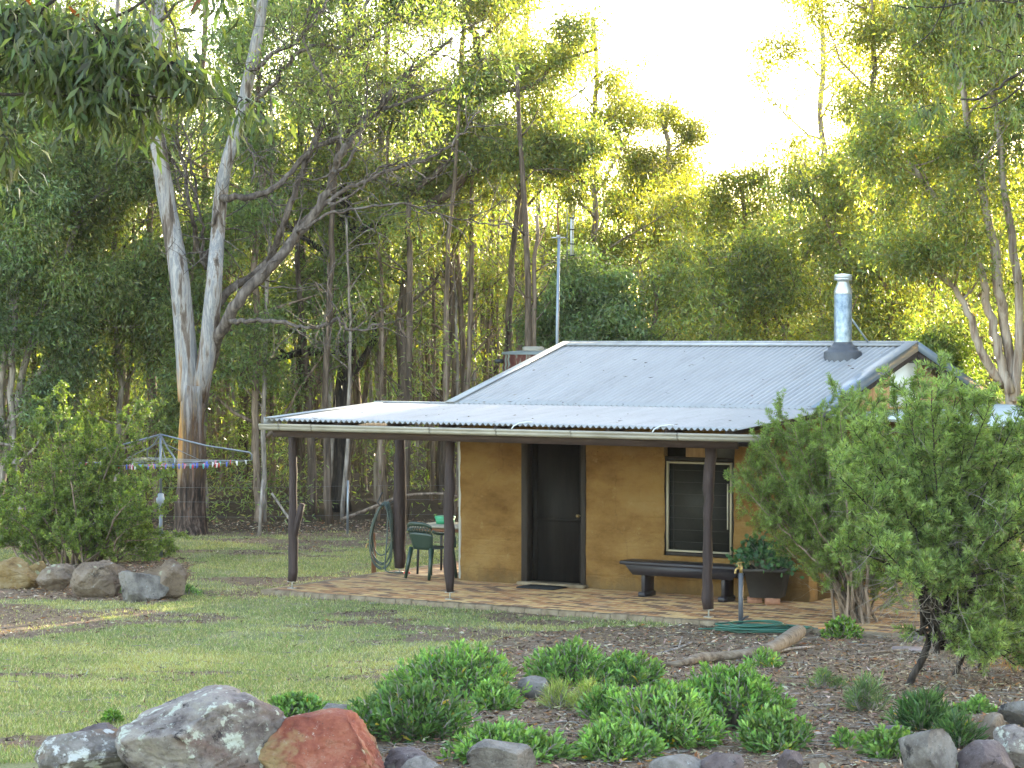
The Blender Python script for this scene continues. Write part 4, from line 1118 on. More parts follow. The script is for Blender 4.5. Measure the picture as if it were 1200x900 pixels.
# ------------------------------------------------------------------ overhanging branches of near gums
def near_gum(seed, tx, ty, label, branches, clusters, bark, cols, wts, L, W, per, rad, th=9.0):
    g = np.random.default_rng(seed)
    base = np.array([tx, ty, float(gz(tx, ty)) - .1])
    mb = MB()
    P_ = resample(np.array([base, base + [.1, .1, 2.5], base + [-.05, .2, 5.5], base + [.1, 0, th]]), 20)
    mb.tube(P_, np.linspace(.22, .07, 20), 14, .06)
    for pts, dep, r0, r1, z0 in branches:
        Q = poly3(pts, dep, .05, seed)
        st_, _ = along(P_, z0)
        q = resample(np.vstack([st_, Q]), 6 * len(pts) + 8)
        q[2:-1] += g.normal(size=q[2:-1].shape) * .008
        mb.tube(q, np.linspace(r0, r1, len(q)), 8, .05)
    C = []
    for (px, py, dep, rx, ry, n) in clusters:
        c = px3(px, py, dep)
        for _ in range(n):
            o = g.normal(size=3) * np.array([rx, rx, ry]) / F * dep * .46
            C.append(c + o)
            mb.tube(np.array([c + o * .15 + [0, 0, .05], c + o * .6 + [0, 0, .04], c + o]), [.006, .004, .0025], 4)
    t = thing('gum_tree', label, 'tree', base)
    mb.V = [v - base for v in mb.V]
    mb.build('trunk', bark, t, sm=True)
    C = np.array(C) - base
    B, D = clump_leaves(C, per, rad, g, 1.1, .5, .9)
    n = len(B)
    leaves('crown', B, D, g.uniform(*L, n), g.uniform(*W, n), tints(n, cols, wts, .22, g), M_leaf, t, rng=g, curl=.2)
    return t


RUST = np.array([.25, .07, .03])
near_gum(401, -4.6, 12.2, 'dark drooping gum boughs hanging into the top left corner, close to the viewer',
         [([(-40, 108), (0, 113), (45, 111), (90, 105), (135, 106), (170, 112), (205, 115), (240, 117)], 12, .016, .004, .52),
          ([(-60, 95), (0, 72), (50, 45), (100, 34), (150, 17), (172, 0)], 12.4, .022, .008, .6),
          ([(-40, 20), (20, 30), (60, 10), (90, -20)], 12.2, .02, .008, .68),
          ([(240, -40), (255, -20), (258, 5)], 12.1, .01, .004, .9),
          ([(240, 117), (262, 110), (280, 120), (288, 135)], 12, .004, .003, .6)],
         [(20, 25, 12.2, 55, 32, 22), (75, 45, 12.3, 50, 32, 26), (125, 55, 12, 48, 32, 22), (50, 80, 12.1, 55, 28, 20), (110, 92, 12, 55, 26, 22), (165, 68, 12.1, 42, 26, 14), (195, 85, 12, 35, 24, 9), (95, 125, 12, 36, 22, 10), (145, 128, 12, 36, 22, 9),
          (165, 145, 12, 20, 14, 3), (215, 95, 12, 22, 14, 4), (286, 128, 12, 26, 14, 4), (258, 2, 12.1, 22, 10, 3), (5, 170, 12, 22, 24, 5), (0, 210, 12, 14, 16, 3), (0, 60, 12.2, 40, 35, 12)],
         M_darkbark, (DARK * .6, DARK * .42, GREEN * .7, RUST * .5), (5, 4, 2, .03), (.08, .13), (.018, .028), 24, .11)
near_gum(402, 6.4, 19.5, 'near gum boughs reaching in from the right picture edge on crooked dark branches',
         [([(1245, 75), (1205, 82), (1180, 92), (1165, 108), (1142, 118), (1125, 117)], 20, .03, .008, .55),
          ([(1205, 82), (1196, 100), (1180, 118), (1165, 124), (1148, 128)], 20, .018, .006, .62),
          ([(1240, 60), (1200, 70), (1170, 62), (1148, 52)], 20.2, .016, .006, .6),
          ([(1120, -40), (1108, 0), (1098, 25), (1085, 48), (1068, 55)], 20.2, .014, .005, .85),
          ([(1240, -20), (1190, 5), (1150, 2), (1090, 12), (1050, 8)], 20.1, .014, .005, .8)],
         [(1190, 25, 20, 26, 16, 9), (1145, 32, 20, 22, 12, 6), (1118, 82, 20.1, 24, 11, 6), (1098, 130, 20, 26, 9, 8), (1085, 138, 20, 18, 7, 4), (1050, 2, 20.2, 24, 6, 4), (1178, 60, 20, 22, 10, 4), (1200, 130, 20, 12, 16, 4), (1150, 2, 20, 36, 8, 5), (1132, 15, 20, 18, 9, 3)],
         M_darkbark, (GREEN * .7, DARK * .7, OLIVE * .7), (4, 4, 2), (.09, .14), (.018, .026), 15, .13)


# ------------------------------------------------------------------ shrubs
def stem_shrub(name, label, base, stems, bark, per_m, Lr, Wr, cols, wts, mat, seed, side=3, out=.7, shape='lance', tipcol=None, sublen=.5, fold=.25, bare=.25, subwig=.14, cat='shrub', group=None, updir=.25, bare_twigs=0, lmax=None):
    """stems: world polylines; side shoots along them carry leaves set all round the shoot"""
    g = np.random.default_rng(seed)
    base = np.asarray(base, float)
    mb = MB(); B, D, T = [], [], []
    cols = np.asarray(cols)
    def clothe(Lp, dens, young):
        ln = np.linalg.norm(np.diff(Lp, axis=0), axis=1).sum()
        n = int(ln * dens)
        if n < 1: return
        u = np.sort(g.random(n)) ** .85
        xi = np.minimum((u * (len(Lp) - 1)).astype(int), len(Lp) - 2); f = (u * (len(Lp) - 1) - xi)[:, None]
        p = Lp[xi] * (1 - f) + Lp[xi + 1] * f; d = nrm(Lp[xi + 1] - Lp[xi])
        r = g.normal(size=(n, 3)); r = nrm(r - (r * d).sum(1, keepdims=True) * d)
        B.append(p); D.append(nrm(d * (1 - out) + r * out + .12 * np.array([0, 0, 1])))
        t = tints(n, cols, wts, .18, g)
        if tipcol is not None:
            w_ = (np.clip((u - .55) * 2.2, 0, 1) * young)[:, None]
            t = t * (1 - w_) + np.asarray(tipcol) * w_ * (1 + .15 * g.normal(size=(n, 1)))
        T.append(np.clip(t, .01, .45))
    for (pts, r0, r1, sb) in stems:
        P_ = resample(pts, max(12, 5 * len(pts)))
        P_[1:] += g.normal(size=P_[1:].shape) * .008
        mb.tube(P_, np.linspace(r0, r1, len(P_)), 7, .06)
        young = .3 + .7 * g.random()
        clothe(P_[int(len(P_) * max(bare, .55)):], per_m, young)
        for q in range(sb):
            u = bare + (1 - bare) * (q + g.random()) / sb
            p, d = along(P_, min(u, .99))
            rad_ = g.normal(size=3); rad_[2] = abs(rad_[2]) * .4 + updir
            L1 = limb(g, p, d * .5 + nrm(rad_) * .9, sublen * (.6 + .7 * g.random()) * (1.2 - .5 * u), 5, subwig, .03)
            mb.tube(L1, np.linspace(r1 * .9, .0025, 6), 4)
            clothe(L1[1:], per_m, young)
            for _ in range(side):
                p2, d2 = along(L1, .25 + .7 * g.random())
                L2 = limb(g, p2, d2 * .8 + g.normal(size=3) * .55 + np.array([0, 0, updir * .6]), sublen * (.25 + .35 * g.random()), 4, subwig, .03)
                mb.tube(L2, np.linspace(.003, .0018, 5), 3)
                clothe(L2, per_m * 1.1, .3 + .7 * g.random())
    tw = MB()
    for q in range(bare_twigs):
        P_ = stems[q % len(stems)][0]; P_ = resample(P_, 12)
        p, d = along(P_, .15 + .6 * g.random())
        a = g.normal(size=3); a[2] -= .25
        L1 = limb(g, p, nrm(a) + d * .2, .3 + .6 * g.random(), 6, .3, -.02)
        tw.tube(L1, np.linspace(.004, .0015, 7), 4)
        for _ in range(3):
            p2, d2 = along(L1, .3 + .6 * g.random()); tw.tube(limb(g, p2, d2 + g.normal(size=3) * .7, .2 + .2 * g.random(), 4, .3, 0), np.linspace(.002, .001, 5), 3)
    t = thing(name, label, cat, base, 0, group)
    mb.V = [v - base for v in mb.V]; mb.build('stems', bark, t, sm=True)
    if bare_twigs:
        tw.V = [v - base for v in tw.V]; tw.build('dead_twigs', M_twig, t)
    B = np.vstack(B) - base; D = np.vstack(D); T = np.vstack(T); n = len(B)
    leaves('foliage', B, D, g.uniform(*Lr, n), g.uniform(*Wr, n), T, mat, t, shape=shape, fold=fold, rng=g)
    return t


LIME = np.array([.22, .29, .055])
# left: leafy shrub behind the row of rocks
g = np.random.default_rng(500)
base = at(92, 668); dS = base[1] + .9
stems = []
tops = [(75, 462), (62, 480), (95, 485), (110, 500), (160, 476), (170, 482), (150, 500), (128, 520), (40, 490), (25, 520), (5, 540), (-10, 560), (-25, 600), (185, 560), (190, 600), (200, 630), (196, 650), (130, 545), (60, 530), (85, 540), (20, 570), (0, 600), (150, 570), (170, 610), (110, 570), (60, 580), (45, 610), (90, 600), (130, 620), (160, 640), (20, 630), (-10, 640), (75, 640), (110, 650), (180, 655), (40, 655)]
for i, (tx_, ty_) in enumerate(tops):
    bx = 92 + (tx_ - 92) * .35 + g.normal() * 12
    d1 = dS + g.normal() * .22; d2 = dS + g.normal() * .75
    p0 = at(bx, 660); p0[1] = d1; p0[2] = float(gz(p0[0], d1))
    p2 = px3(tx_, ty_, d2); p1 = p0 * .5 + p2 * .5 + np.array([g.normal() * .1, 0, .15])
    stems.append((np.array([p0, p1, p2]), .018, .005, 13))
stem_shrub('leafy_shrub', 'bushy lime-tipped shrub with upright sprays behind the left row of rocks', 'x' and np.array([base[0], dS, float(gz(base[0], dS))]), stems, M_bark, 170, (.036, .056), (.018, .026), (np.array([.11, .16, .045]), np.array([.14, .19, .05]), np.array([.08, .115, .04])), (4, 4, 2), M_shrub, 501, 4, .72, tipcol=LIME, sublen=.42, bare=.16, updir=.35)

# right: fine-leaved airy bottlebrush close to the paving
g = np.random.default_rng(510)
base = at(1008, 737); dS = base[1]
stems = []
tops = [(868, 540), (876, 500), (886, 520), (895, 485), (912, 470), (938, 462), (960, 452), (985, 440), (1000, 436), (1012, 450), (950, 500), (930, 500), (1000, 500), (975, 500), (1035, 480), (920, 560), (880, 540), (872, 520), (890, 585), (905, 500), (905, 560), (920, 490), (930, 470), (925, 530), (945, 480), (955, 520), (975, 465), (985, 455), (1000, 450), (1005, 480), (965, 560), (940, 600), (985, 540), (1020, 470), (1040, 500), (1030, 560), (1060, 540), (1080, 580), (960, 600), (990, 600), (1000, 640), (1050, 620), (1075, 650), (1012, 520), (940, 560)]
for i, (tx_, ty_) in enumerate(tops):
    p0 = base + np.array([g.normal() * .10, g.normal() * .08, -.03])
    p2 = px3(tx_, ty_ + 26, dS + g.normal() * .45)
    p1 = p0 * .55 + p2 * .45 + np.array([(p2[0] - p0[0]) * -.10, 0, -.02])
    p1b = p0 * .25 + p2 * .75 + np.array([(p2[0] - p0[0]) * .02, 0, .04])
    stems.append((np.array([p0, p1, p1b, p2]), .022, .004, 11))
FINE = (np.array([.11, .165, .045]), np.array([.13, .185, .05]), np.array([.08, .115, .04]))
stem_shrub('fine_leaved_shrub', 'airy fine-needled bottlebrush with many thin stems at the right end of the paving', base, stems, M_bark, 380, (.036, .060), (.0055, .008), FINE, (4, 4, 2), M_shrub, 511, 5, .62, tipcol=np.array([.20, .29, .07]), sublen=.42, bare=.30, subwig=.10, bare_twigs=40)

# right: larger bottlebrush at the picture edge
g = np.random.default_rng(520)
base = at(1068, 806); dS = base[1] + .1
stems = []
fork = px3(1098, 735, dS)
tops = [(1180, 715), (1210, 700), (1240, 735), (1165, 755), (1195, 765), (1140, 760), (1240, 470), (1260, 500), (1255, 560), (1270, 620), (1200, 455), (1160, 455), (1145, 445), (985, 540), (1000, 470), (1225, 500), (1240, 540), (1195, 530), (1215, 660), (1250, 690), (1205, 570), (990, 500), (1005, 520), (1020, 480), (1035, 470), (1050, 455), (1060, 440), (1075, 430), (1090, 440), (1100, 425), (1120, 450), (1135, 470), (1150, 480), (1170, 470), (1190, 490), (1215, 480), (1230, 520), (1000, 560), (1010, 600), (990, 620), (1030, 540), (1050, 560), (1070, 520), (1090, 540), (1110, 510), (1140, 540), (1165, 560), (1190, 560), (1220, 590), (1030, 620), (1060, 620), (1085, 600), (1110, 600), (1150, 610), (1180, 620), (1210, 640), (1060, 660), (1130, 640), (1165, 680), (1200, 700), (1230, 680), (1150, 730), (1190, 750), (1220, 760), (1120, 700), (1020, 580), (1080, 470), (1130, 500), (1160, 510)]
for i, (tx_, ty_) in enumerate(tops):
    p2 = px3(tx_, ty_ + 18, dS + g.normal() * .55)
    f_ = fork + np.array([g.normal() * .05, g.normal() * .05, g.uniform(-.25, .25)])
    p1 = f_ * .5 + p2 * .5 + np.array([(p2[0] - f_[0]) * -.12, 0, .08])
    stems.append((np.array([f_, p1, p2]), .016, .0045, 11))
trunk = np.array([base + [-.05, 0, -.05], px3(1078, 780, dS), px3(1092, 750, dS), px3(1104, 715, dS), px3(1098, 680, dS), px3(1092, 640, dS)])
stems.append((trunk, .040, .022, 4))
stems.append((np.array([at(1120, 795), px3(1135, 760, dS + .2), px3(1165, 720, dS + .3), px3(1190, 660, dS + .3)]), .030, .008, 6))
stems.append((np.array([at(1150, 790), px3(1150, 740, dS + .4), px3(1148, 690, dS + .4), px3(1160, 620, dS + .4)]), .022, .006, 6))
BB = (np.array([.125, .185, .056]), np.array([.15, .215, .062]), np.array([.085, .125, .048]), np.array([.18, .16, .09]))
stem_shrub('bottlebrush', 'large broad bottlebrush on a leaning dark trunk at the right picture edge', base, stems, M_darkbark, 300, (.05, .075), (.008, .012), BB, (4, 4, 3, .6), M_shrub, 521, 4, .62, tipcol=np.array([.25, .34, .11]), sublen=.34, bare=.30, subwig=.16, bare_twigs=240)


def rosette_shrub(name, label, px, py, wpx, hpx, n, seed, L=.10, W=.022, cols=None, wts=(4, 4, 2), per=20, yellow=0.02, group=None, cat='shrub', depth=.8, lean=0.0):
    n = int(n * 1.6); L *= .98; W *= .86; per = int(per * 1.15); hpx *= .84
    """low clump of upright stems each ending in a rosette of strap leaves"""
    g = np.random.default_rng(seed)
    base = at(px, py); d = base[1]; base = base + np.array([0, .18, 0]); base[2] = float(gz(base[0], base[1]))
    rx, h = wpx / F * d / 2, hpx / F * d
    mb = MB(); B, D, T, LL = [], [], [], []
    cols = cols if cols is not None else (np.array([.115, .205, .055]), np.array([.155, .26, .072]), np.array([.070, .138, .044]))
    for q in range(n):
        a = g.random() * 2 * math.pi; r = math.sqrt(g.random())
        bump = 1 + .18 * math.sin(3 * a + seed) + .10 * g.normal()
        tip = np.array([rx * r * math.cos(a) * bump, rx * depth * r * math.sin(a) * bump, h * (1 - .72 * r ** 2.4) * (.80 + .25 * g.random())])
        root = np.array([tip[0] * .45, tip[1] * .45, -.02])
        P_ = np.array([root, root * .4 + tip * .6 + [0, 0, -.03 * h], tip])
        mb.tube(P_, [.006, .005, .004], 5)
        ax = nrm(P_[2] - P_[1] + np.array([0, 0, .12 * h]))
        m = int(per * (.7 + .6 * g.random()))
        tt = g.random(m)
        pos = tip - ax * (tt[:, None] ** 1.2) * min(.55 * h, L * 2.0)
        rad = g.normal(size=(m, 3)); rad = nrm(rad - (rad @ ax)[:, None] * ax)
        e = (.42 + .75 * tt)[:, None]
        B.append(pos); D.append(nrm(ax * np.cos(e) + rad * np.sin(e) + .08 * g.normal(size=(m, 3))))
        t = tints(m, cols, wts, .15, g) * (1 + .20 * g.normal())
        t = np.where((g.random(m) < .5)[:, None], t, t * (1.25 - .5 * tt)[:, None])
        yl = (g.random(m) < yellow) & (tt > .5)
        t[yl] = np.array([.40, .28, .03])
        T.append(np.clip(t, .012, .45)); LL.append(L * (.65 + .5 * g.random(m)) * (.75 + .4 * tt))
    t = thing(name, label, cat, base, 0, group)
    mb.build('stems', M_twig, t)
    B, D, T, LL = np.vstack(B), np.vstack(D), np.vstack(T), np.concatenate(LL)
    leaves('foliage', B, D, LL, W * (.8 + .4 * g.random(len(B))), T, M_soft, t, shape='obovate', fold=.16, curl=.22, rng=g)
    return t


rosette_shrub('rosette_shrub', 'broad dark green rosette shrub standing alone on the lawn side of the bed', 540, 822, 158, 74, 120, 601, yellow=.03)
rosette_shrub('rosette_shrub', 'green rosette shrub at the back of the bed, right of the broad dark one', 672, 808, 108, 62, 80, 602)
rosette_shrub('rosette_shrub', 'low green rosette shrub in the middle of the back row, before the bare earth', 738, 806, 84, 44, 60, 603)
rosette_shrub('rosette_shrub', 'small bright rosette shrub in front of the broad dark one', 578, 838, 54, 42, 26, 604, L=.11)
rosette_shrub('rosette_shrub', 'leggy open rosette shrub behind the red rock', 478, 872, 165, 78, 80, 605, L=.11, W=.024, cols=(np.array([.06, .12, .035]), np.array([.085, .15, .04]), np.array([.05, .09, .03])), yellow=.04)
rosette_shrub('rosette_shrub', 'low bright rosette shrub directly behind the smooth grey rock', 590, 898, 150, 48, 70, 606, L=.10, W=.026)
rosette_shrub('rosette_shrub', 'small rounded rosette shrub left of the large bright clump', 716, 848, 66, 46, 40, 607)
rosette_shrub('rosette_shrub', 'large rosette shrub in the middle of the bed with long drooping leaves', 782, 878, 142, 82, 110, 608, yellow=.03)
rosette_shrub('rosette_shrub', 'largest bright lime rosette shrub, just in front of the fallen log', 858, 858, 140, 86, 120, 609, cols=(np.array([.085, .165, .04]), np.array([.11, .20, .05]), np.array([.05, .10, .032])), yellow=.04)
rosette_shrub('rosette_shrub', 'rosette shrub with yellowing leaves at the right end of the clump', 910, 886, 96, 56, 60, 610, cols=(np.array([.08, .15, .04]), np.array([.12, .20, .06]), np.array([.05, .10, .032])), yellow=.07)
rosette_shrub('rosette_shrub', 'low rosette shrub at the bottom edge, left of the two round grey rocks', 722, 897, 96, 52, 60, 611, yellow=.04)
rosette_shrub('rosette_shrub', 'small leafy tuft showing between the lichened boulder and the red rock', 345, 846, 84, 30, 34, 612, L=.09, W=.026)
rosette_shrub('rosette_shrub', 'small dark rosette plant against the fallen log', 897, 786, 42, 26, 14, 613, L=.10, W=.018)
rosette_shrub('rosette_shrub', 'bright flat rosette seedlings in the litter near the right-hand rocks', 1050, 896, 74, 44, 34, 614, L=.09, W=.028, cols=(np.array([.09, .17, .04]), np.array([.12, .20, .05]), np.array([.06, .11, .03])))
rosette_shrub('rosette_shrub', 'single bright seedling in the litter, left of the flat seedlings', 994, 886, 26, 28, 5, 615, L=.09, W=.026)
rosette_shrub('strap_plant', 'dark strap-leaved clump beside the white scrap', 1088, 862, 60, 52, 34, 616, L=.17, W=.014, cat='plant', cols=(np.array([.040, .085, .028]), np.array([.055, .11, .034]), np.array([.03, .06, .022])))
rosette_shrub('strap_plant', 'strap-leaved clump leaning over the right-hand rocks', 1128, 884, 46, 44, 20, 617, L=.15, W=.014, cat='plant', cols=(np.array([.045, .09, .032]), np.array([.06, .11, .036]), np.array([.03, .06, .022])))
rosette_shrub('strap_plant', 'grey-green wispy clump in the litter left of the white scrap', 1022, 840, 50, 46, 22, 618, L=.16, W=.008, cat='plant', cols=(np.array([.09, .14, .06]), np.array([.12, .16, .07]), np.array([.06, .09, .04])))
rosette_shrub('strap_plant', 'pale wispy clump at the right of the fallen log', 970, 812, 40, 24, 14, 619, L=.12, W=.007, cat='plant', cols=(np.array([.10, .15, .05]), np.array([.12, .17, .06]), np.array([.06, .09, .04])))
rosette_shrub('leafy_weed', 'soft leafy weed at the foot of the airy bottlebrush', 992, 752, 46, 30, 26, 620, L=.07, W=.03, cat='plant', cols=(np.array([.09, .16, .03]), np.array([.12, .20, .04]), np.array([.06, .11, .03])))
rosette_shrub('leafy_weed', 'broad-leaved weed under the large bottlebrush', 1150, 842, 44, 22, 14, 621, L=.08, W=.03, cat='plant')
rosette_shrub('leafy_weed', 'bright weed beside the left end of the lichened boulder', 124, 852, 22, 14, 8, 622, L=.07, W=.02, cat='plant', cols=(np.array([.09, .18, .03]), np.array([.12, .22, .04]), np.array([.06, .11, .03])))
rosette_shrub('grass_tuft', 'pale seeding grass tuft in the gap of the bed, the left of two', 655, 836, 34, 34, 16, 623, L=.16, W=.006, cat='grass tuft', cols=(np.array([.20, .25, .07]), np.array([.24, .26, .09]), np.array([.14, .17, .05])))
rosette_shrub('grass_tuft', 'pale seeding grass tuft in the gap of the bed, the right of two', 690, 838, 34, 34, 16, 624, L=.16, W=.006, cat='grass tuft', cols=(np.array([.20, .25, .07]), np.array([.24, .26, .09]), np.array([.14, .17, .05])))
rosette_shrub('leafy_weed', 'weedy grass tuft at the right end of the left row of rocks', 216, 700, 26, 12, 10, 625, L=.10, W=.012, cat='plant')
rosette_shrub('leafy_weed', 'weedy tuft growing between the rocks of the left row', 144, 698, 14, 12, 7, 626, L=.08, W=.014, cat='plant')

# ------------------------------------------------------------------ rocks
def rock_mat(name, cols, lichen=(.62, .66, .58), cover=.58, dark=(.035, .030, .030), dcover=.60, second=None, seed=0.0):
    m = bpy.data.materials.new(name); m.use_nodes = True
    t = m.node_tree; L = t.links; b = t.nodes['Principled BSDF']
    tc = t.nodes.new('ShaderNodeTexCoord'); mp = t.nodes.new('ShaderNodeMapping'); mp.inputs['Location'].default_value = (seed, seed * .7, seed * 1.3); L.new(tc.outputs['Object'], mp.inputs[0])

    def noi(s, d, r=.6, dist=0.0):
        n = t.nodes.new('ShaderNodeTexNoise'); n.inputs['Scale'].default_value = s; n.inputs['Detail'].default_value = d; n.inputs['Roughness'].default_value = r; n.inputs['Distortion'].default_value = dist
        L.new(mp.outputs[0], n.inputs[0]); return n
    n0 = noi(4.0, 9, .68); r = ramp(t, cols); L.new(n0.outputs[0], r.inputs[0]); col = r.outputs[0]

    def over(col, n, lo, hi, c):
        k = t.nodes.new('ShaderNodeMapRange'); k.inputs[1].default_value = lo; k.inputs[2].default_value = hi; L.new(n.outputs[0], k.inputs[0])
        x = t.nodes.new('ShaderNodeMix'); x.data_type = 'RGBA'; L.new(k.outputs[0], x.inputs[0]); L.new(col, x.inputs[6]); x.inputs[7].default_value = (*c, 1)
        return x.outputs[2]
    if second: col = over(col, noi(1.7, 5, .6, .6), .50, .60, second)
    col = over(col, noi(3.1, 9, .72, .5), dcover, dcover + .07, dark)
    col = over(col, noi(5.5, 8, .68, .3), cover, cover + .045, lichen)
    col = over(col, noi(26, 8, .8), .585, .66, tuple(v_ * 1.3 for v_ in dark))
    col = over(col, noi(34, 6, .8), .60, .66, tuple(v_ * .75 for v_ in lichen))
    v = t.nodes.new('ShaderNodeTexVoronoi'); v.inputs['Scale'].default_value = 6.0; v.feature = 'F1'
    nd = noi(12, 3); ad = t.nodes.new('ShaderNodeMixRGB'); ad.inputs[0].default_value = .06; L.new(mp.outputs[0], ad.inputs[1]); L.new(nd.outputs['Color'], ad.inputs[2]); L.new(ad.outputs[0], v.inputs[0])
    kk = t.nodes.new('ShaderNodeMapRange'); kk.inputs[1].default_value = .23; kk.inputs[2].default_value = .19; L.new(v.outputs[0], kk.inputs[0])
    sel = noi(2.3, 2); k2 = t.nodes.new('ShaderNodeMapRange'); k2.inputs[1].default_value = .54; k2.inputs[2].default_value = .60; L.new(sel.outputs[0], k2.inputs[0])
    mu = t.nodes.new('ShaderNodeMath'); mu.operation = 'MULTIPLY'; L.new(kk.outputs[0], mu.inputs[0]); L.new(k2.outputs[0], mu.inputs[1])
    x = t.nodes.new('ShaderNodeMix'); x.data_type = 'RGBA'; L.new(mu.outputs[0], x.inputs[0]); L.new(col, x.inputs[6]); x.inputs[7].default_value = (lichen[0] * .8, lichen[1] * .82, lichen[2] * .66, 1)
    L.new(x.outputs[2], b.inputs['Base Color']); b.inputs['Roughness'].default_value = .9; b.inputs['Specular IOR Level'].default_value = .2
    nb = noi(16, 12, .75); bp = t.nodes.new('ShaderNodeBump'); bp.inputs['Strength'].default_value = .9; bp.inputs['Distance'].default_value = .035
    L.new(nb.outputs[0], bp.inputs['Height']); L.new(bp.outputs[0], b.inputs['Normal'])
    return m


GREYR = [(.3, (.06, .05, .046)), (.46, (.13, .113, .10)), (.56, (.19, .17, .152)), (.7, (.24, .205, .18))]
PURPR = [(.3, (.045, .033, .035)), (.5, (.105, .08, .08)), (.7, (.16, .13, .125))]
BUFFR = [(.3, (.075, .05, .035)), (.5, (.165, .12, .085)), (.7, (.24, .19, .15))]
OCHRR = [(.3, (.10, .06, .025)), (.5, (.20, .13, .055)), (.7, (.26, .20, .12))]
REDR = [(.3, (.10, .030, .020)), (.45, (.20, .055, .036)), (.56, (.265, .088, .055)), (.68, (.30, .15, .10)), (.8, (.22, .09, .06))]


def rock(label, box, mat, seed, yaw=0.0, tilt=0.0, depth=.8, facets=7, cut=.72, rough=.10, name='rock', extra=None, sink=.12, group=None, peak=0.0):
    """box = left, top, right, bottom in pixels; bottom is where it meets the earth"""
    x0, y0, x1, y1 = box
    g = np.random.default_rng(seed)
    p = at((x0 + x1) / 2, y1); d = p[1]
    wx, hz = (x1 - x0) / F * d, (y1 - y0) / F * d
    big = wx > .45
    bm = bmesh.new(); bmesh.ops.create_icosphere(bm, subdivisions=6 if big else 5, radius=1.0)
    V = np.array([v.co for v in bm.verts])
    N = nrm(g.normal(size=(facets + 5, 3))); off = np.concatenate([g.uniform(cut - .12, .86, facets), g.uniform(.70, .94, 5)])
    V0 = V.copy()
    for nn, o in zip(N, off):                        # broken faces
        s_ = V @ nn - o
        V = V - np.clip(s_, 0, None)[:, None] * nn * 1.0
    sd_ = Vector((seed * 1.37, seed * .71, seed * .29))
    lay = nrm(np.array([g.normal() * .3, g.normal() * .3, 1.0]))
    nz = np.array([mnoise.fractal(Vector(v * 1.3) + sd_, .9, 2.1, 7) for v in V0])
    rid = np.array([mnoise.ridged_multi_fractal(Vector(v * 1.7) + sd_ * 2, 1.0, 2.1, 5, 1.0, 2.0) for v in V0]) - 1.0
    hgt_ = (V @ lay) * 5.5 + .8 * nz
    step_ = np.abs((hgt_ % 1.0) - .5) * 2
    crack = np.array([abs(mnoise.noise(Vector((v[0] * 1.9, v[1] * 1.9, v[2] * 2.6)) + sd_ * 3)) for v in V0])
    fine = np.array([mnoise.fractal(Vector(v * 7) + sd_, .8, 2.1, 4) for v in V0])
    V = V * (1 + rough * .9 * nz - rough * .30 * rid - rough * .12 * (step_ < .10) - rough * 1.0 * np.clip(.07 - crack, 0, 1) / .07 * .5 + rough * .16 * fine)[:, None]
    ct, st_ = math.cos(tilt), math.sin(tilt)
    V = np.stack([V[:, 0] * ct - V[:, 2] * st_, V[:, 1], V[:, 0] * st_ + V[:, 2] * ct], 1)
    lo, hi = V.min(0), V.max(0)
    V = (V - lo) / (hi - lo)
    full = hz * (1 + sink)
    V = np.stack([(V[:, 0] - .5) * wx, (V[:, 1] - .5) * wx * depth, V[:, 2] * full - hz * sink], 1)
    for v, c in zip(bm.verts, V): v.co = c
    me = bpy.data.meshes.new(name); bm.to_mesh(me); bm.free()
    for q in me.polygons: q.use_smooth = True
    o = link(name, me, mat, None, (p[0], p[1] + wx * depth * .35, p[2]))
    o.rotation_euler.z = yaw
    return tag(o, label, 'rock', group)


M_r1 = rock_mat('lichened_grey_rock', [(.30, (.040, .032, .032)), (.42, (.12, .096, .090)), (.52, (.20, .17, .155)), (.62, (.26, .225, .19)), (.74, (.18, .14, .13))], (.38, .39, .33), .565, (.026, .020, .022), .57, (.15, .10, .085), 1.0)
M_r2 = rock_mat('white_crusted_rock', GREYR, (.42, .42, .39), .53, (.022, .02, .02), .57, (.18, .10, .06), 5.0)
M_red = rock_mat('red_ironstone', REDR, (.40, .30, .25), .645, (.055, .03, .026), .60, (.27, .18, .09), 9.0)
M_r4 = rock_mat('purple_grey_rock', PURPR, (.30, .29, .27), .62, (.022, .018, .02), .58, None, 12.0)
M_r5 = rock_mat('grey_rock', GREYR, (.30, .30, .28), .64, (.028, .025, .024), .60, None, 15.0)
M_r6 = rock_mat('buff_rock', BUFFR, (.30, .28, .24), .64, (.028, .02, .017), .59, (.14, .10, .075), 18.0)
M_r7 = rock_mat('ochre_rock', OCHRR, (.30, .28, .20), .64, (.035, .026, .018), .60, None, 21.0)

rock('large grey boulder splotched with pale lichen at the bottom left', (122, 813, 334, 925), M_r1, 21, .3, .05, .8, 9, .70, .09)
rock('low white-crusted rock at the left foot of the lichened boulder', (32, 862, 150, 922), M_r2, 33, .2, .1, .9, 8, .6, .12)
rock('dark ledge of rock behind the white-crusted one', (52, 852, 150, 880), M_r4, 35, .0, .12, .6, 6, .6, .14)
rock('red ironstone rock with a buff right-hand end, at the bottom', (288, 838, 450, 925), M_red, 44, -.2, .08, .85, 8, .68, .10)
rock('small purple-grey rock tucked right of the red one', (446, 880, 502, 912), M_r4, 51, .1, -.1, .9, 6, .7, .1)
rock('small grey rock at the bottom edge with a white spot', (464, 890, 524, 920), M_r5, 55, .4, 0, .9, 6, .7, .1)
rock('smooth flat-topped grey rock at the bottom edge, centre', (544, 871, 630, 918), M_r5, 62, .2, -.05, .8, 7, .62, .06)
rock('round grey rock at the bottom edge, the left of a touching pair', (762, 888, 828, 918), M_r5, 66, 0, 0, .8, 5, .75, .06)
rock('round grey rock at the bottom edge, the right of a touching pair', (822, 884, 878, 918), M_r4, 69, .5, 0, .8, 5, .75, .06)
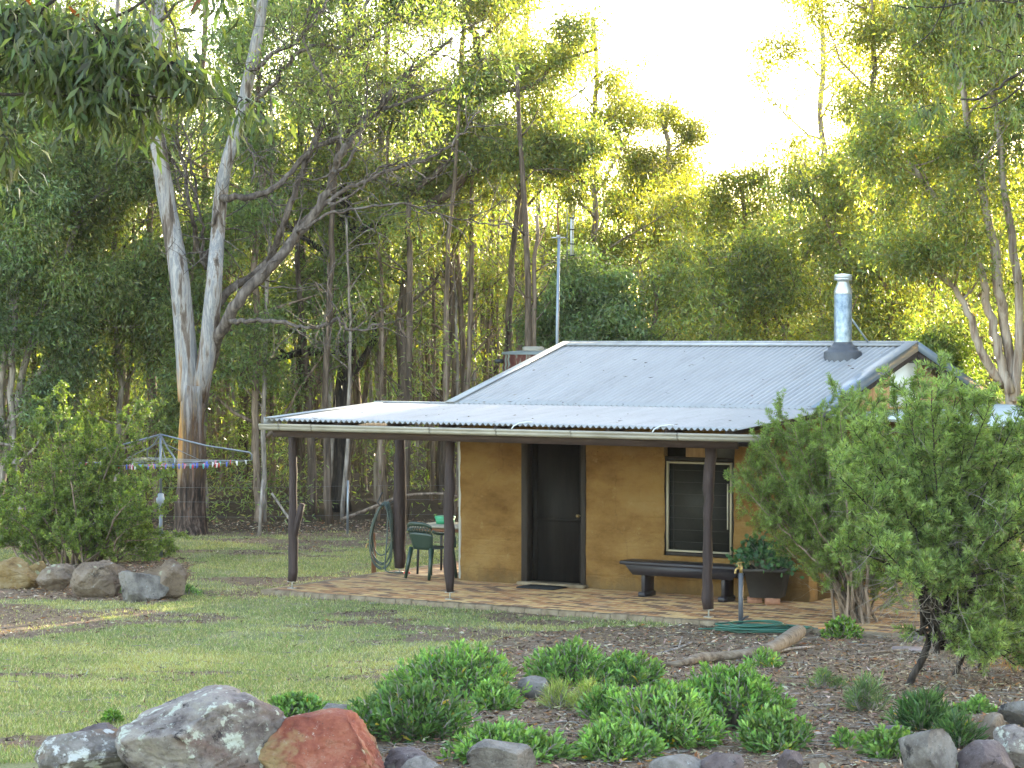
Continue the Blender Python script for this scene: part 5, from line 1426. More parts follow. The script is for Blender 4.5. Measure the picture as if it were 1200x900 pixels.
rock('small upright grey rock at the bottom edge, right of the rosette shrubs', (912, 880, 946, 912), M_r4, 72, .9, .2, .8, 6, .66, .1)
rock('little dark rock at the bottom edge beside the upright grey one', (946, 892, 978, 915), M_r6, 73, .4, 0, .8, 6, .7, .1)
rock('pale bleached rock half hidden behind the leggy shrub', (372, 826, 414, 850), M_r2, 75, .2, 0, .8, 6, .7, .08)
rock('grey rock showing between the two back shrubs', (606, 795, 644, 822), M_r5, 77, .1, 0, .8, 6, .7, .08)
rock('small orange rock beside the grey one between the back shrubs', (628, 806, 640, 818), M_red, 78, .1, 0, .8, 5, .7, .08)
# bottom right group
rock('long curved grey rock rimming the bed at the bottom right', (1062, 856, 1120, 915), M_r5, 81, .6, .5, 1.1, 7, .66, .1)
rock('purple slab rock at the bottom right, below the strap-leaved clump', (1126, 872, 1196, 915), M_r4, 83, .1, -.25, .8, 8, .6, .1)
rock('lichened rock at the bottom right corner', (1168, 852, 1235, 905), M_r1, 85, .3, .15, .9, 7, .66, .1)
rock('brown rock wedged behind the lichened corner rock', (1150, 838, 1186, 872), M_r6, 86, .1, -.2, .9, 6, .66, .1)
rock('grey rock at the right edge, highest of the corner group', (1176, 822, 1240, 858), M_r5, 88, .1, -.25, .9, 7, .62, .1)
rock('small purple rock among the corner rocks, below the strap leaves', (1112, 846, 1150, 878), M_r4, 89, .1, .15, .9, 6, .62, .1)
rock('flat dark rock in the litter above the flat seedlings', (1034, 852, 1062, 868), M_r4, 90, .1, 0, .9, 6, .62, .1)
rock('small grey rock beside the flat seedlings', (1024, 862, 1048, 878), M_r5, 92, .1, 0, .9, 6, .62, .1)
rock('small brown rock at the bottom edge, right of the curved grey one', (1092, 884, 1130, 912), M_r6, 93, .1, 0, .9, 6, .62, .1)
rock('rounded grey stone in the shade under the large bottlebrush', (1062, 738, 1084, 756), M_r5, 94, .1, 0, .9, 5, .8, .04)
# row on the left
rock('ochre rounded rock at the left end of the rock row, against the picture edge', (-34, 655, 42, 692), M_r7, 101, .1, 0, .8, 8, .66, .09)
rock('ochre egg-shaped rock second in the left rock row', (24, 658, 52, 690), M_r7, 103, .1, 0, 1.0, 7, .7, .08)
rock('low brown rock third in the left rock row', (38, 662, 88, 695), M_r6, 105, .2, .1, .8, 9, .6, .1)
rock('largest brownish rock of the left row, with a rough pale face', (78, 658, 144, 703), M_r6, 107, .2, -.12, .8, 9, .6, .12)
rock('small round rock right of the largest one in the left row', (132, 668, 154, 692), M_r5, 109, .2, 0, .9, 5, .75, .06)
rock('grey wedge-shaped slab leaning in the left row', (136, 670, 196, 707), M_r5, 111, .1, -.5, .6, 8, .52, .08)
rock('pinkish slanting slab in the left row, beside the grey wedge', (154, 662, 216, 705), M_r6, 113, .1, -.55, .5, 9, .5, .09)
rock('brown block at the right end of the left rock row', (180, 656, 218, 695), M_r6, 117, .2, -.1, .9, 9, .55, .08)

# ------------------------------------------------------------------ ground litter, turf blades
g = np.random.default_rng(700)
n = 1000000
dd = 17.2 + (43.6 - 17.2) * g.random(n) ** 1.15
xx = g.uniform(-.31, .31, n) * dd
lw, bd, fo = ground_mask(xx, dd)
hx, hy = _c * (xx - HX) - _s * (dd - HY), _s * (xx - HX) + _c * (dd - HY)
onp = (hx > -.01) & (hx < 9.63) & (hy > -.01) & (hy < 6.6)
keep = (g.random(n) < (lw * (.35 + .65 * smooth(.3, .6, fbm(xx * 2.5, dd * 2.5, 3))) + .05 * bd * smooth(.55, .7, fbm(xx * 1.5, dd * 1.5, 3)))) & ~onp
xx, dd = xx[keep], dd[keep]; n = len(xx)
B = np.stack([xx, dd, gz(xx, dd) - .004], 1)
D = nrm(np.stack([g.normal(size=n) * .55, g.normal(size=n) * .55, np.full(n, .8)], 1))
dry = fbm(xx * .8 + 4, dd * .8, 3)
tt = tints(n, (np.array([.18, .225, .080]), np.array([.235, .26, .115]), np.array([.42, .36, .22]), np.array([.135, .18, .064])), (4, 4, 3.6, 2), .2, g)
tt = tt * (.85 + .4 * dry[:, None]) + np.array([.10, .045, .02]) * smooth(.45, .75, dry)[:, None]
go = leaves('turf', B, D, g.uniform(.022, .060, n) * (1 + .7 * (g.random(n) < .06)), g.uniform(.005, .009, n), np.clip(tt, .02, .45), M_grass, rng=g, fold=.1)
tag(go, kind='stuff')

n = 195000
dd = 15.5 + (46 - 15.5) * g.random(n); xx = g.uniform(-.31, .31, n) * dd
lw, bd, fo = ground_mask(xx, dd)
hx, hy = _c * (xx - HX) - _s * (dd - HY), _s * (xx - HX) + _c * (dd - HY)
onp = (hx > -.02) & (hx < 9.65) & (hy > -.02) & (hy < 6.6)
keep = (g.random(n) < (bd * 1.0 + fo * .25 + (1 - lw) * .30 + .035)) & ~onp
xx, dd = xx[keep], dd[keep]; n = len(xx)
B = np.stack([xx, dd, gz(xx, dd) + .006 + .03 * g.random(n) * ground_mask(xx, dd)[1]], 1)
D = nrm(np.stack([g.normal(size=n), g.normal(size=n), g.normal(size=n) * .22], 1))
lt_ = leaves('leaf_litter', B, D, g.uniform(.03, .10, n), g.uniform(.008, .024, n), tints(n, (np.array([.20, .125, .075]), np.array([.33, .245, .165]), np.array([.065, .040, .026]), np.array([.42, .34, .25]), np.array([.28, .125, .05])), (5, 3.2, 4, 1.0, 1.0), .2, g), M_litter, rng=g, fold=.35)
tag(lt_, kind='stuff')
tw = MB()
for q in range(900):
    p = at(g.uniform(430, 1230), g.uniform(742, 905)) if q < 740 else at(g.uniform(0, 560), g.uniform(690, 840))
    if q < 740 and not poly_in(BED, p[0], p[1]): continue
    L1 = limb(g, p + np.array([0, 0, .012]), (g.normal(), g.normal(), 0.02), g.uniform(.08, .5) if q < 740 else g.uniform(.04, .14), 4, .16, 0)
    L1[:, 2] = gz(L1[:, 0], L1[:, 1]) + .02 + .01 * g.random()
    tw.tube(L1, np.linspace(.006, .002, 5) * g.uniform(.5, 1.3), 4)
tag(tw.build('fallen_twigs', M_twig), kind='stuff')
KS = (ZR - ZB) / (YR - YW)
# leaves and twigs blown onto the iron
rl = []
n = 170
X = g.uniform(.4, 7.2, n); v = g.random(n) ** .8
on_main = g.random(n) < .45
Yr = np.where(on_main, YW + (YR - YW) * g.random(n), -.05 + (YW) * v)
Zr = np.where(on_main, ZB + .014 + (Yr - YW) * KS, 2.378 + (Yr + .11) * (.16 / 2.79))
near = g.random(n) < .35
Yr = np.where(near, YW - .02 + .1 * g.normal(size=n), Yr); Zr = np.where(near, np.where(Yr > YW, ZB + .014 + (Yr - YW) * KS, 2.378 + (Yr + .11) * (.16 / 2.79)), Zr)
X = np.where(Yr > YW - .1, np.clip(X, RX0 + .1, RX1 - .1), X)
P_ = np.stack([X, Yr, Zr + .016], 1)
ro = leaves('roof_litter', P_, nrm(np.stack([g.normal(size=n), g.normal(size=n), g.normal(size=n) * .05], 1)), g.uniform(.03, .13, n), g.uniform(.006, .014, n), tints(n, (np.array([.06, .04, .03]), np.array([.16, .11, .07])), (3, 2), .2, g), M_litter, rng=g)
ro.location = hw(0, 0); ro.rotation_euler.z = -YAW
tag(ro, kind='stuff')

# ------------------------------------------------------------------ clothes hoist and pegs
M_galv = plain('galvanised_pipe', (.20, .215, .23), .38, .12, 8, .55)
DH = 38.0
hb = np.array([(188 - 600) / F * DH, DH, 0.0]); hb[2] = float(gz(hb[0], hb[1]))
ho = thing('clothes_hoist', 'grey rotary clothes hoist standing behind the leafy shrub', 'clothes hoist', hb)
zt, zl = 1.94 - hb[2], 1.50 - hb[2]
m = MB(); m.tube([(0, 0, -.05), (0, 0, .95)], .030, 14); m.tube([(0, 0, .9), (0, 0, zt)], .021, 12); m.build('pole', M_galv, ho, sm=True)
m = MB(); m.lathe([(.034, .78), (.052, .80), (.052, .86), (.075, .90), (.078, .97), (.050, .985), (.050, 1.04), (.026, 1.05)], (0, 0, 0), 18); m.build('winder_housing', plain('pale_grey_casting', (.30, .31, .31), .5, .1), ho, sm=True)
A0 = math.radians(17)
tips = []
for q in range(4):
    a = A0 + q * math.pi / 2; R_ = 1.50
    tip = np.array([R_ * math.cos(a), R_ * math.sin(a), zl]); tips.append(tip)
    m = MB()
    m.tube([(0, 0, zt), tuple(tip * [.5, .5, 0] + [0, 0, (zt * .56 + zl * .44)]), (tip[0] * .97, tip[1] * .97, zl + .13), (tip[0], tip[1], zl + .09), tuple(tip)], .015, 8)
    m.build('arm', M_galv, ho, sm=True)
    m = MB(); m.tube([(math.cos(a) * .03, math.sin(a) * .03, zl - .02), tuple(tip)], .0055, 6); m.tube([(0, 0, zt - .12), (tip[0] * .45, tip[1] * .45, zl - .0)], .006, 6); m.build('stay', M_galv, ho)
M_wire = plain('line_wire', (.32, .33, .34), .5, .1)
m = MB()
lines = []
for s_ in (1.0, .82, .64, .46):
    for q in range(4):
        a, b = tips[q] * [s_, s_, 1], tips[(q + 1) % 4] * [s_, s_, 1]
        L_ = np.array([a + (b - a) * t - np.array([0, 0, .03 * (1 - s_ * .4) * 4 * t * (1 - t)]) for t in np.linspace(0, 1, 9)])
        m.tube(L_, .0028, 5); lines.append((L_, s_, q))
m.build('line', M_wire, ho)
g = np.random.default_rng(800)
PEGC = {'blue': (.06, .12, .50), 'red': (.55, .05, .05), 'white': (.70, .70, .68), 'teal': (.06, .38, .34), 'pink': (.60, .22, .30)}
PEGM = {c: plain(c + '_peg_plastic', v, .45, .08) for c, v in PEGC.items()}
def peg(c):
    m = MB()
    for sx in (-1, 1):
        m.prism([(sx * .004, .012), (sx * .014, .022), (sx * .013, -.002), (sx * .008, -.05), (sx * .002, -.058), (sx * .003, -.01)], (0, .012, 0), (0, -.006, 0), (1, 0, 0), (0, 0, 1))
    m.tube([(-.011, 0, .004), (.011, 0, .004)], .006, 8)
    o = m.build('clothes_peg', PEGM[c]); return o
first = {}
cols_ = ['blue', 'red', 'white', 'teal', 'pink']
for q in range(64):
    fi = [L for L in lines if L[2] in (3, 2) and L[1] > .6]
    L_, s_, side = fi[q % len(fi)]
    p, d = along(L_, g.uniform(.06, .94))
    c = cols_[int(g.choice(5, p=[.28, .26, .2, .13, .13]))]
    if c not in first:
        o = first[c] = peg(c); tag(o, c + ' plastic peg clipped to a wire of the clothes hoist', 'clothes peg', c + ' pegs on the clothes hoist')
    else:
        o = first[c].copy(); COL.objects.link(o)
    o.location = hb + p + np.array([0, 0, -.004]); o.rotation_euler = (g.normal() * .15, g.normal() * .1, math.atan2(d[1], d[0]) + math.pi / 2 + g.normal() * .2)

# ------------------------------------------------------------------ plastic armchair, table, tub
M_chair = plain('dark_green_plastic', (.010, .028, .020), .42, .12, 10, 0, .5, .05)
cp = hw(1.13, 2.62); ch = thing('garden_chair', 'dark green plastic armchair pulled up to the verandah table', 'chair', cp, -YAW + math.radians(-12))
# chair frame: sits facing +Y (away from the lawn), its back towards -Y
def quad_grid(fn, nu, nv, th, m):
    P = np.array([[fn(u, v) for v in np.linspace(0, 1, nv)] for u in np.linspace(0, 1, nu)])
    Nn = np.cross(np.gradient(P, axis=0), np.gradient(P, axis=1)); Nn = nrm(Nn)
    Q = P + Nn * th; i = np.arange(nu * nv).reshape(nu, nv); k2 = nu * nv
    Fc = []
    for a in range(nu - 1):
        for b in range(nv - 1):
            Fc.append((i[a, b], i[a + 1, b], i[a + 1, b + 1], i[a, b + 1])); Fc.append((k2 + i[a, b], k2 + i[a, b + 1], k2 + i[a + 1, b + 1], k2 + i[a + 1, b]))
    per = [i[a, 0] for a in range(nu)] + [i[-1, b] for b in range(1, nv)] + [i[a, -1] for a in range(nu - 2, -1, -1)] + [i[0, b] for b in range(nv - 2, 0, -1)]
    for a, b in zip(per, per[1:] + per[:1]): Fc.append((a, k2 + a, k2 + b, b))
    m.raw(np.vstack([P.reshape(-1, 3), Q.reshape(-1, 3)]), Fc)
m = MB(); quad_grid(lambda u, v: (-.22 + .44 * u, -.20 + .42 * v, .435 - .025 * math.sin(math.pi * u) * math.sin(math.pi * v) + .01 * v), 10, 8, .008, m); m.build('seat', M_chair, ch, sm=True)
def backf(u, v):
    wv = .19 + .06 * math.sin(min(v * 1.15, 1) * math.pi / 2)
    x = (2 * u - 1) * wv
    return (x, -.215 - .075 * v + .05 * (2 * u - 1) ** 2, .43 + .40 * v - .05 * (2 * u - 1) ** 4 * v)
m = MB()
quad_grid(lambda u, v: backf(u, v * .62), 10, 8, .008, m)                       # solid lower splat
for q in range(9):                                                               # slanted lattice above it
    u0 = -.02 + q * .11
    a, b = [backf(min(max(u0 + .16 * t, 0.02), .98), .60 + .28 * t) for t in (0, 1)]
    m.tube([a, b], .0085, 6)
    a, b = [backf(min(max(u0 + .16 * (1 - t), 0.02), .98), .60 + .28 * t) for t in (0, 1)]
    m.tube([a, b], .0085, 6)
top = [np.array(backf(u, .88 + .12 * math.sin(math.pi * u))) for u in np.linspace(0, 1, 13)]
quad_grid(lambda u, v: backf(u, .86 + .15 * v), 12, 3, .010, m)
m.build('backrest', M_chair, ch, sm=True)
for sx in (-1, 1):
    m = MB(); P = np.array([backf(.5 + .5 * sx, .80), (sx * .275, -.18, .675), (sx * .285, .02, .655), (sx * .28, .17, .645), (sx * .275, .205, .60), (sx * .265, .215, .45)])
    m.tube(resample(P, 20), .022, 8); m.build('armrest', M_chair, ch, sm=True)
    for (x0, y0, x1, y1) in ((.225, .20, .265, .25), (.215, -.20, .245, -.29)):
        m = MB(); m.tube([(sx * x0, y0, .455), (sx * (x0 + x1) / 2, (y0 + y1) / 2, .22), (sx * x1, y1, .0)], [.034, .030, .022], 8); m.build('leg', M_chair, ch, sm=True)
tp = hw(1.02, 3.32); tb = thing('patio_table', 'small weathered cream table behind the green armchair, against the wall corner', 'table', tp, -YAW)
M_tab = plain('cream_tabletop', (.27, .24, .18), .6, .12); M_dleg = plain('black_leg', (.020, .022, .024), .5, .1)
m = MB(); m.box((.05, 0, .715), (1.02, .78, .035), 0, .012); m.build('tabletop', M_tab, tb)
m = MB(); m.box((.05, 0, .670), (.90, .66, .05)); m.build('apron', plain('rust_brown_apron', (.20, .085, .045), .7), tb)
for sx in (-1, 1):
    for sy in (-1, 1):
        m = MB(); m.tube([(.05 + sx * .44, sy * .32, 0), (.05 + sx * .42, sy * .31, .69)], [.018, .024], 8); m.build('leg', M_dleg, tb)
tu = thing('tub', 'bright green round plastic tub with a lid on the verandah table', 'tub', hw(.86, 3.40, .733))
M_tub = plain('emerald_plastic', (.02, .26, .13), .4, .08)
m = MB(); m.lathe([(0, 0), (.135, 0), (.148, .09), (.142, .09), (.13, .01), (0, .01)], (0, 0, 0), 28); m.build('body', M_tub, tu, sm=True)
m = MB(); m.lathe([(.156, .078), (.158, .105), (.15, .112), (.05, .115), (0, .115)], (0, 0, 0), 28); m.build('lid', M_tub, tu, sm=True)

# ------------------------------------------------------------------ taps and hoses
M_rustp = plain('rusty_pipe', (.16, .065, .030), .8, .3); M_brass = plain('brass_tap', (.36, .24, .09), .35, .15, 8, .8); M_orange = plain('orange_fitting', (.65, .20, .03), .5, .08)
def tap(m, c, rz, s=1.0):
    cs, sn = math.cos(rz), math.sin(rz)
    T = lambda x, z: (c[0] + x * cs * s, c[1] + x * sn * s, c[2] + z * s)
    m.tube([T(-.02, 0), T(.03, 0), T(.065, 0), T(.085, -.015), T(.09, -.05)], [.013, .016, .013, .012, .012], 10)
    m.tube([T(.035, 0), T(.035, .05)], [.014, .009], 10); m.tube([T(-.0, .055), T(.07, .055)], [.008, .008], 8); m.tube([T(.09, -.04), T(.09, -.065)], .015, 10)
t1 = thing('standpipe', 'rusty garden standpipe with a brass tap beside the hose post', 'tap', hw(-.28, 3.16, float(gz(*hw(-.28, 3.16)[:2]))))
m = MB(); m.box((0, 0, .30), (.055, .045, .66), .3, .006); m.tube([(.03, -.02, -.05), (.03, -.02, .50)], .012, 8); m.build('pipe', M_rustp, t1)
m = MB(); tap(m, (-.02, -.03, .47), math.radians(195)); m.build('tap', M_brass, t1)
t2 = thing('standpipe', 'dark standpipe with a worn brass tap beside the coiled green hose', 'tap', hw(7.46, -.10, float(gz(*hw(7.46, -.10)[:2]))))
m = MB(); m.tube([(0, 0, -.05), (0, 0, .70)], .030, 14); m.build('pipe', plain('dark_grey_pipe', (.055, .058, .066), .5, .15), t2)
m = MB(); m.tube([(0, 0, .69), (0, 0, .80)], [.020, .017], 10); tap(m, (0, 0, .76), math.radians(215)); m.box((0, 0, .83), (.085, .02, .012), .4); m.tube([(0, 0, .79), (0, 0, .83)], .008, 8); m.build('tap', M_brass, t2)
m = MB(); m.tube([(-.02, -.03, .10), (.05, -.02, .16), (.09, .0, .17)], .014, 8); m.tube([(-.09, -.04, .02), (-.02, -.035, .10)], .014, 8); m.build('hose_bracket', M_dleg, t2)

def hose_mat(name, c): return plain(name, c, .4, .12, 14, 0, .5, .05)
# hose hanging in loops on the rear post
g = np.random.default_rng(810)
hg = thing('garden_hose', 'grey-green hose hanging in long loops on the thick rear verandah post', 'hose', hw(-.02, 2.98))
m = MB(); P = []
for q in range(6):
    wl, bot = .17 + .05 * g.random(), .03 + .10 * q * g.random()
    for t in np.linspace(0, 2 * math.pi, 26)[:-1]:
        x = -wl * math.sin(t) * (1.0 + .30 * math.cos(t - 2.6)) - .06 + .10 * (1 - math.cos(t)) * (-.5) * (.4 + .12 * q)
        z = 1.02 - (1.02 - bot) * (1 - math.cos(t)) / 2
        P.append((x + .04, -.03 + .016 * q + .02 * math.sin(t * 2 + q), z + .012 * q))
P = np.array(P); P[:, 0] += .10
m.tube(resample(P, 240), .0105, 7)
m.tube(resample(np.array([P[-1], P[-1] + [.02, -.05, -.5], (.15, -.12, .03), (.30, -.15, .012), (.46, -.05, .012)]), 30), .0105, 7)
m.build('loops', hose_mat('grey_green_hose', (.024, .042, .034)), hg, sm=True); hg.rotation_euler.z = -YAW
m = MB(); m.tube([(.45, -.055, .014), (.54, -.01, .015)], [.013, .015], 10); m.build('nozzle', plain('red_fitting', (.50, .07, .05), .5, .08), hg)
m = MB(); m.tube([(.16, .10, 1.06), (.10, .02, 1.00), (.02, -.05, 1.00), (.00, -.08, 1.05), (.05, -.02, 1.20)], .012, 8); m.build('hook', M_dleg, hg)
# coiled hose on the earth
_p = hw(7.78, -.40); hc = thing('garden_hose', 'dark green hose lying coiled flat on the earth in front of the paving', 'hose', (_p[0], _p[1], float(gz(_p[0], _p[1])) + .03))
m = MB(); P = []
a0 = 0
for q in range(6):
    rx, ry = .52 - .03 * q + .05 * g.normal(),   .25 + .03 * g.normal(); ox, oy = .08 * g.normal(), .05 * g.normal()
    for t in np.linspace(0, 2 * math.pi, 30)[:-1]:
        P.append((ox + rx * math.cos(t), oy + ry * math.sin(t), .025 + .016 * q + .008 * math.sin(3 * t + q)))
P = np.array([(-.66, .06, .03), (-.5, .1, .03)] + P + [(.5, .22, .03), (.62, .10, .03), (.78, .06, .03)])
m.tube(resample(P, 260), .0115, 7); m.build('coil', hose_mat('bottle_green_hose', (.012, .080, .052)), hc, sm=True)
m = MB(); m.tube([(.78, .06, .03), (.86, .05, .03)], [.016, .020], 10); m.build('fitting', M_orange, hc)

# ------------------------------------------------------------------ bench, mat, planter
M_bench = nm('dark_plum_paint', [(.3, (.010, .008, .011)), (.6, (.019, .015, .019)), (.8, (.034, .028, .031))], 4, 7, (.6, 6, 6), .5, .15, 10, spec=.4)
bn = thing('bench', 'long low dark plum timber bench under the window', 'bench', hw(5.58, 2.12), -YAW)
m = MB(); m.box((-.01, 0, .455), (1.86, .36, .05), 0, .008); m.build('seat', M_bench, bn)
for y in (-.155, .155):
    m = MB(); m.prism([(-.86, .43), (.86, .43), (.74, .30), (-.74, .30)], (0, .032, 0), (0, y - .016, 0), (1, 0, 0), (0, 0, 1)); m.build('rail', M_bench, bn)
for x in (-.60, .60):
    m = MB(); m.box((x, 0, .225), (.055, .27, .41), 0, .006); m.box((x - .012, 0, .035), (.10, .33, .07), 0, .01); m.build('leg', M_bench, bn)
mt = MB(); mt.box((0, 0, .009), (.60, .40, .018), 0, .006)
for q in range(24): mt.box((-.28 + q * .0243, 0, .019), (.012, .37, .006))
mo = mt.build('door_mat', plain('charcoal_rubber_mat', (.016, .016, .017), .85, .2), None, hw(3.22, 2.26, .002)); mo.rotation_euler.z = -YAW
tag(mo, 'charcoal ribbed door mat on the bricks before the door', 'door mat')
pp = hw(6.72, 2.22); pl = thing('planter', 'square tapered charcoal planter box raised on a brick, right of the bench', 'planter', pp, -YAW + .25)
M_pot = plain('charcoal_planter', (.034, .031, .030), .7, .25, 5)
m = MB(); z0, z1 = .085, .47
V = []
for (z, h_) in ((z0, .20), (z1 - .04, .262), (z1 - .04, .275), (z1, .278), (z1, .245), (z1 - .07, .24)):
    V += [(sx * h_, sy * h_, z) for sx, sy in ((-1, -1), (1, -1), (1, 1), (-1, 1))]
Fc = [(3, 2, 1, 0)]
for q in range(5): Fc += [(q * 4 + i, q * 4 + (i + 1) % 4, q * 4 + 4 + (i + 1) % 4, q * 4 + 4 + i) for i in range(4)]
Fc.append((20, 21, 22, 23)); m.raw(V, Fc); m.build('box', M_pot, pl)
for (x, y) in ((-.13, -.12), (.13, -.13), (.0, .14)):
    bk = MB(); bk.box((0, 0, .0425), (.19, .10, .085), rnd.uniform(-.3, .3), .006)
    o = bk.build('loose_brick', nm('loose_brick', [(.3, (.20, .085, .05)), (.7, (.32, .16, .10))], 6, 6, bump=.4), None, pp + np.array([_c * x + _s * y, -_s * x + _c * y, .003])); tag(o, 'orange brick under the charcoal planter', 'brick', 'bricks under the planter')
g = np.random.default_rng(820)
gr = thing('pot_plant', 'bushy dark green round-leaved plant growing in the charcoal planter', 'plant', pp + np.array([0, 0, .40]))
m = MB(); C = []
for q in range(46):
    a, r = g.random() * 6.28, math.sqrt(g.random()) * .40
    tip = np.array([r * math.cos(a) - .05, r * math.sin(a), .05 + .40 * (1 - (r / .46) ** 2) * (.6 + .5 * g.random())])
    m.tube([(tip[0] * .3, tip[1] * .3, 0), (tip[0] * .7, tip[1] * .7, tip[2] * .8), tuple(tip)], [.006, .005, .003], 5); C.append(tip)
m.build('stems', M_twig, gr)
C = np.array(C); B, D = clump_leaves(C, 13, .11, g, -.1, 1.0, .8); n = len(B)
leaves('foliage', B, D, g.uniform(.055, .10, n), g.uniform(.05, .08, n), tints(n, (np.array([.030, .085, .040]), np.array([.045, .11, .05]), np.array([.07, .14, .055])), (4, 3, 1), .2, g), M_soft, gr, shape='obovate', fold=.05, rng=g)

# ------------------------------------------------------------------ fallen log, paver, scrap
M_log = nm('bleached_log_wood', [(.3, (.08, .056, .04)), (.5, (.17, .13, .095)), (.7, (.25, .205, .16))], 2.5, 8, (1.2, 6, 6), .85, .5, 6, (1, 8, 8), spec=.15)
lp = at(880, 778)
a_, b_, c_2 = at(790, 786), at(862, 776), at(938, 757)
P = np.array([a_ + [-.35, .1, .0], a_ + [0, 0, .05], at(830, 778) + [0, 0, .07], b_ + [0, 0, .06], at(905, 772) + [0, 0, .10], c_2 + [0, 0, .16]])
q_ = resample(P, 26); m = MB(); m.tube(q_ - lp, np.interp(np.linspace(0, 1, 26), [0, .2, .3, .36, .5, .8, .95, 1], [.028, .04, .065, .05, .055, .085, .092, .076]), 16, .02)
lg = thing('log', 'bleached fallen log lying across the bed in front of the hose coil', 'log', lp)
m.build('wood', M_log, lg, sm=True)
m = MB(); m.tube(resample(np.array([at(858, 789) + [0, 0, .02], at(895, 776) + [0, 0, .05], at(925, 765) + [0, 0, .05], at(955, 762) + [0, 0, .03]]), 12), [.022] * 6 + [.016] * 6, 8, .08)
tag(m.build('branch', M_grey), 'grey dead branch lying along the front of the fallen log', 'branch')
m = MB(); m.tube(resample(np.array([at(770, 770) + [0, 0, .02], at(795, 764) + [0, 0, .03], at(812, 757) + [0, 0, .04]]), 8), .014, 7, .1)
m.tube(resample(np.array([at(795, 764) + [0, 0, .03], at(800, 757) + [0, 0, .10]]), 5), .008, 6, .1)
tag(m.build('branch', M_grey), 'short forked stick on the bare earth left of the fallen log', 'branch')
m = MB(); m.tube(resample(np.array([at(1000, 770) + [0, 0, .02], at(1040, 768) + [0, 0, .04], at(1085, 764) + [0, 0, .03]]), 10), .016, 7, .12)
tag(m.build('branch', M_bark), 'brown stick lying in the litter right of the fallen log', 'branch')
pv = MB(); pv.box((0, 0, .02), (.34, .20, .06), 0, .012)
o = pv.build('paver', nm('mauve_paver', [(.3, (.12, .085, .075)), (.7, (.24, .18, .16))], 6, 6, bump=.3), None, at(1064, 765)); o.rotation_euler = (.06, 0, -.2); tag(o, 'flat mauve-brown paver lying in the litter left of the leaning dark trunk', 'paver')
m = MB(); X = np.linspace(0, 1, 9)
V = [(-.08 + .17 * u, (v - .5) * .055 * (1 - .5 * u), .012 + .045 * u + .014 * math.sin(u * 7) + .012 * math.sin(v * 4 + u * 3)) for u in X for v in np.linspace(0, 1, 5)]
V2 = [(x, y, z - .002) for x, y, z in V]
Fc = [(a * 5 + b, a * 5 + 5 + b, a * 5 + 6 + b, a * 5 + 1 + b) for a in range(8) for b in range(4)]; Fc += [tuple(45 + i for i in f[::-1]) for f in Fc]
m.raw(V + V2, Fc); o = m.build('paper_scrap', plain('white_paper', (.78, .77, .74), .7, .05), None, at(1056, 838)); o.rotation_euler.z = .35; tag(o, 'curled white scrap lying in the litter beside the strap-leaved clump', 'paper scrap')
g = np.random.default_rng(830)
dp_ = thing('dead_fronds', 'spray of dead orange-brown fronds under the large bottlebrush', 'plant', at(1185, 792) + np.array([0, .1, 0]))
n = 90; B = g.normal(size=(n, 3)) * [.12, .10, .05] + [0, 0, .16]; D = nrm(g.normal(size=(n, 3)) * [1, .6, .5] + [-.3, -.3, -.3])
leaves('fronds', B, D, g.uniform(.14, .30, n), g.uniform(.008, .016, n), tints(n, (np.array([.40, .20, .05]), np.array([.32, .18, .09]), np.array([.46, .30, .12])), (3, 3, 2), .15, g), M_litter, dp_, rng=g)

# ------------------------------------------------------------------ antenna mast, water tank, fence
DM = 41.0
mb_ = px3(653, 500, DM); mb_[2] = float(gz(mb_[0], DM))
am = thing('antenna_mast', 'thin grey antenna mast rising behind the left end of the ridge', 'antenna', mb_)
zt = CAM[2] + (HOR - 279) / F * DM - mb_[2]
m = MB(); m.tube([(0, 0, -.1), (.0, 0, zt * .7), (.03, 0, zt)], [.034, .030, .026], 12); m.build('pole', plain('blue_grey_mast', (.16, .19, .225), .4, .08, 4, .4), am, sm=True)
m = MB(); m.tube([(-.10, 0, zt + .005), (.14, 0, zt + .005)], .013, 8); m.box((.02, 0, zt + .03), (.07, .06, .04)); m.build('crossbar', plain('pale_alloy', (.34, .34, .34), .4, .08, 5, .4), am)
m = MB(); m.tube([(.02, 0, zt + .03), (.0, 0, zt + .62)], [.016, .012], 8); m.build('upper_rod', M_rustp, am)
m = MB(); xo = (664.5 - 653) / F * DM; z_ = lambda y: CAM[2] + (HOR - y) / F * DM - mb_[2]
m.tube([(.12, 0, zt + .0), (xo, 0, zt + .01)], .010, 8); m.tube([(xo, 0, z_(308)), (xo, 0, z_(244))], .008, 8); m.build('whip', plain('dark_whip', (.10, .10, .10), .5), am)
m = MB(); x1 = (669.5 - 653) / F * DM
m.tube([(x1, 0, z_(300)), (x1, 0, z_(255))], .020, 10); m.tube([(x1 + .035, 0, z_(300)), (x1 + .035, 0, z_(252))], .006, 8); m.build('dipole', plain('pale_grey_dipole', (.34, .34, .33), .5, .1), am)
for y in (255.5, 269, 286, 299.5):
    m = MB(); m.box((x1 + .01, 0, z_(y)), (.095, .05, .022)); m.build('clamp', M_dleg, am)
for y in (262, 293):
    m = MB(); m.tube([(xo, 0, z_(y)), (x1, 0, z_(y))], .008, 6); m.build('bracket', M_galv, am)
DT = 43.5
tx_ = (653 - 600) / F * DT
tk = thing('water_tank', 'round rusty water tank with flaking pale green paint, behind the left slope of the roof', 'water tank', (tx_, DT, float(gz(tx_, DT))))
zt = CAM[2] + (HOR - 413) / F * DT - float(gz(tx_, DT))
M_tank = nm('flaking_green_over_rust', [(.42, (.060, .018, .014)), (.50, (.10, .034, .024)), (.55, (.13, .155, .13)), (.64, (.19, .22, .19))], 1.6, 7, (3.2, 3.2, .55), .75, .2, 10, spec=.25)
prof = [(0, 0)]
